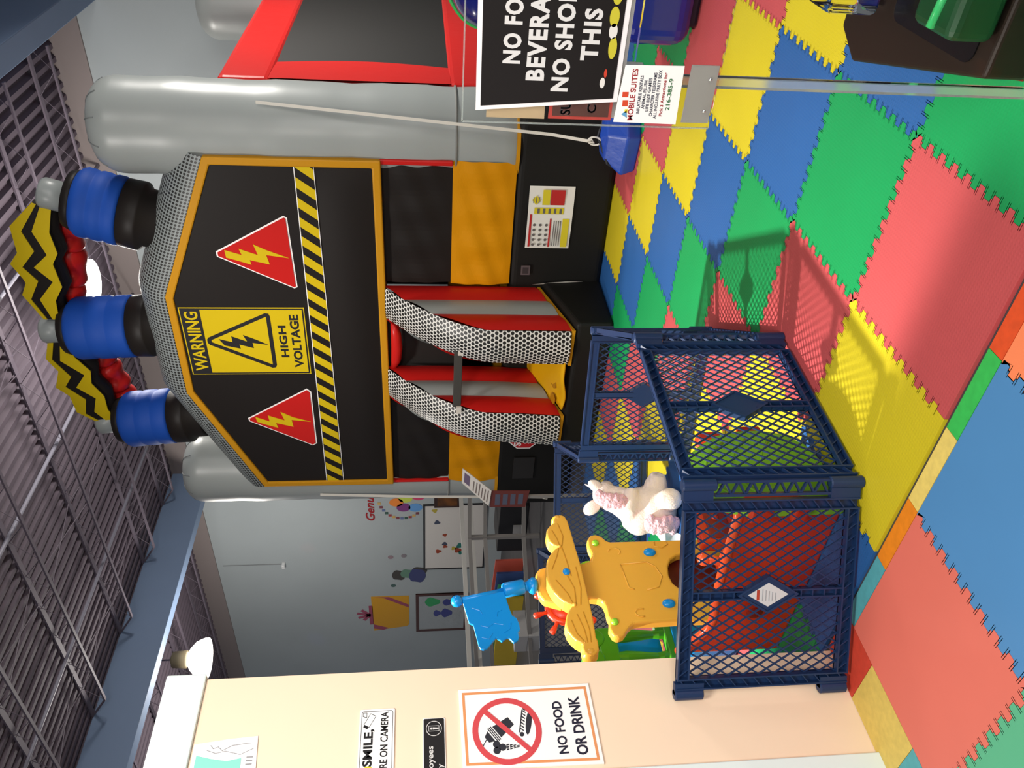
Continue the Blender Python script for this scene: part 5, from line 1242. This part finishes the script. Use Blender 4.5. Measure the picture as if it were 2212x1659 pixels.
high_bay(-11.05, 7.2, 4.77, 'glowing high bay lamp beyond the blue beam, over the peach wall top', 260)
high_bay(-4.98, 8.0, 5.16, 'glowing high bay lamp behind the lightning arcs', 200, 0.27)

# white railings and things left of the bounce house
RAIL_W = mat('white_rail_paint', rgb(216, 214, 208), 0.45); RAIL_G = mat('grey_rail_paint', rgb(140, 136, 132), 0.5)
rl = thing('white_railing', 'long white double railing running to the back wall, left of the bounce house', 'railing', (-9.6, 7.4, -0.014))
for z_ in (0.945, 0.805): MB().bar((-9.75, 4.6, z_), (-9.25, 9.9, z_), 0.05, 0.06).build('rail', RAIL_W, rl)
for y_ in (4.9, 9.6): MB().bar((-9.75+0.5*(y_-4.6)/5.3, y_, -0.014), (-9.75+0.5*(y_-4.6)/5.3, y_, 0.945), 0.06, 0.05).build('post', RAIL_W, rl)
gr = thing('grey_railing', 'grey railing gate with three bars behind the play pen', 'railing', (-7.9, 6.9, -0.014))
p0 = Vector((-8.35, 7.10, 0)); p1 = Vector((-7.35, 4.98, 0)); p2 = Vector((-7.55, 7.55, 0))
p1 = p0+Vector((-1.0, -0.9, 0))*1.6
for z_ in (0.93, 0.72, 0.20):
    MB().bar(p0+Vector((0, 0, z_)), p1+Vector((0, 0, z_-0.10)), 0.05, 0.05).build('rail', RAIL_G, gr)
    MB().bar(p0+Vector((0, 0, z_)), p2+Vector((0, 0, z_)), 0.05, 0.05).build('rail', RAIL_G, gr)
for p_ in (p0, p1): MB().bar(p_+Vector((0,0,-0.014)), p_+Vector((0, 0, 0.95)), 0.05, 0.05).build('post', RAIL_G, gr)
# price card and red card on the railing
pc = thing('price_board', 'slanting white price board on a stand in front of the left grey column', 'sign', (-5.37, 5.03, -0.0135))
PQ = frame((0, 5.0, 0), (1,0,0), (0,0,1))
cor = [(-5.448, 0.955), (-5.249, 0.939), (-4.964, 1.204), (-5.141, 1.207)]
MB().prism(cor, PQ, -0.005, 0.005).build('board', mat('board_paper', rgb(222, 216, 210), 0.5), pc)
def bl(u, v):
    a = Vector(cor[0]).lerp(Vector(cor[1]), u); b = Vector(cor[3]).lerp(Vector(cor[2]), u); return tuple(a.lerp(b, v))
mb = MB()
for k in range(6): v0 = 0.08+0.10*k; mb.prism([bl(0.12, v0), bl(0.88-0.06*(k % 3), v0), bl(0.88-0.06*(k % 3), v0+0.035), bl(0.12, v0+0.035)], PQ, 0.005, 0.0065, 0)
mb.prism([bl(0.2, 0.74), bl(0.85, 0.74), bl(0.85, 0.93), bl(0.2, 0.93)], PQ, 0.005, 0.0065, 1)
mb.build('printing', [mat('print_taupe', rgb(120, 108, 104), 0.5), mat('print_slate_blue', rgb(110, 96, 120), 0.5)], pc)
MB().bar((-5.37, 5.03, -0.0135), (-5.37, 5.03, 0.98), 0.03, 0.02).build('stand_post', RAIL_G, pc)
rcd = thing('red_acrylic_card', 'dark red acrylic card with blue squares below the slanting price board', 'sign', (-5.37, 5.0, 0.6))
MB().prism([(-5.485, 0.616), (-5.272, 0.591), (-5.262, 0.936), (-5.474, 0.945)], PQ, -0.012, -0.007).build('card', mat('card_maroon', rgb(104, 52, 48), 0.35), rcd)
mb = MB()
for k in range(4): mb.prism(rect(-5.445, 0.645+0.07*k, -5.31, 0.69+0.07*k), PQ, -0.007, -0.0055, 0)
mb.build('printing', mat('print_slate', rgb(84, 88, 106), 0.5), rcd)
# dark cabinet, leaning mats and white cartons
bx = thing('black_cabinet', 'black cabinet with a pale label behind the grey railing', 'cabinet', (-9.2, 8.2, -0.014))
MB().box((-9.75, 8.0, -0.013), (-8.75, 8.6, 0.42)).build('body', mat('cabinet_black', rgb(28, 26, 28), 0.5), bx, bevel=0.01)
MB().box((-9.4, 7.985, 0.03), (-9.15, 7.999, 0.20)).build('label', mat('cabinet_label', rgb(168, 166, 164), 0.5), bx)
for k, (c, nm, wh_) in enumerate(((rgb(214, 92, 72), 'coral', 'leftmost of the bundle'), (rgb(60, 84, 140), 'navy blue', 'behind the coral one'), (rgb(60, 160, 110), 'green', 'between the yellow and navy ones'), (rgb(222, 190, 50), 'yellow', 'thin one at the bundle end'))):
    a = Vector((-9.9-0.18*k, 7.95-0.10*k, 0.40)); b = Vector((-12.0-0.1*k, 8.4-0.25*k, 0.34))
    a.z = b.z = 0.21-0.01*k; mb = MB(); mb.bar(a, b, 0.03, 0.445-0.02*k, (0, 0, 1))
    single(mb, 'rolled_mat', mat('rolled_'+nm.replace(' ', '_'), c, 0.6), '%s folded mat along the grey railing, %s' % (nm, wh_), 'folded mat', tuple((a+b)/2), 'folded mats along the railing')
for k, z_ in enumerate((-0.013, 0.16)):
    ct = single(MB().box((-9.65, 6.18, z_), (-9.3, 6.60, z_+0.17)), 'white_carton', mat('carton_white', rgb(200, 198, 196), 0.6), 'white carton behind the blue flag, %s of two stacked' % ('lower' if k == 0 else 'upper'), 'carton', (-9.4, 6.2, z_), 'white cartons', bevel=0.006)
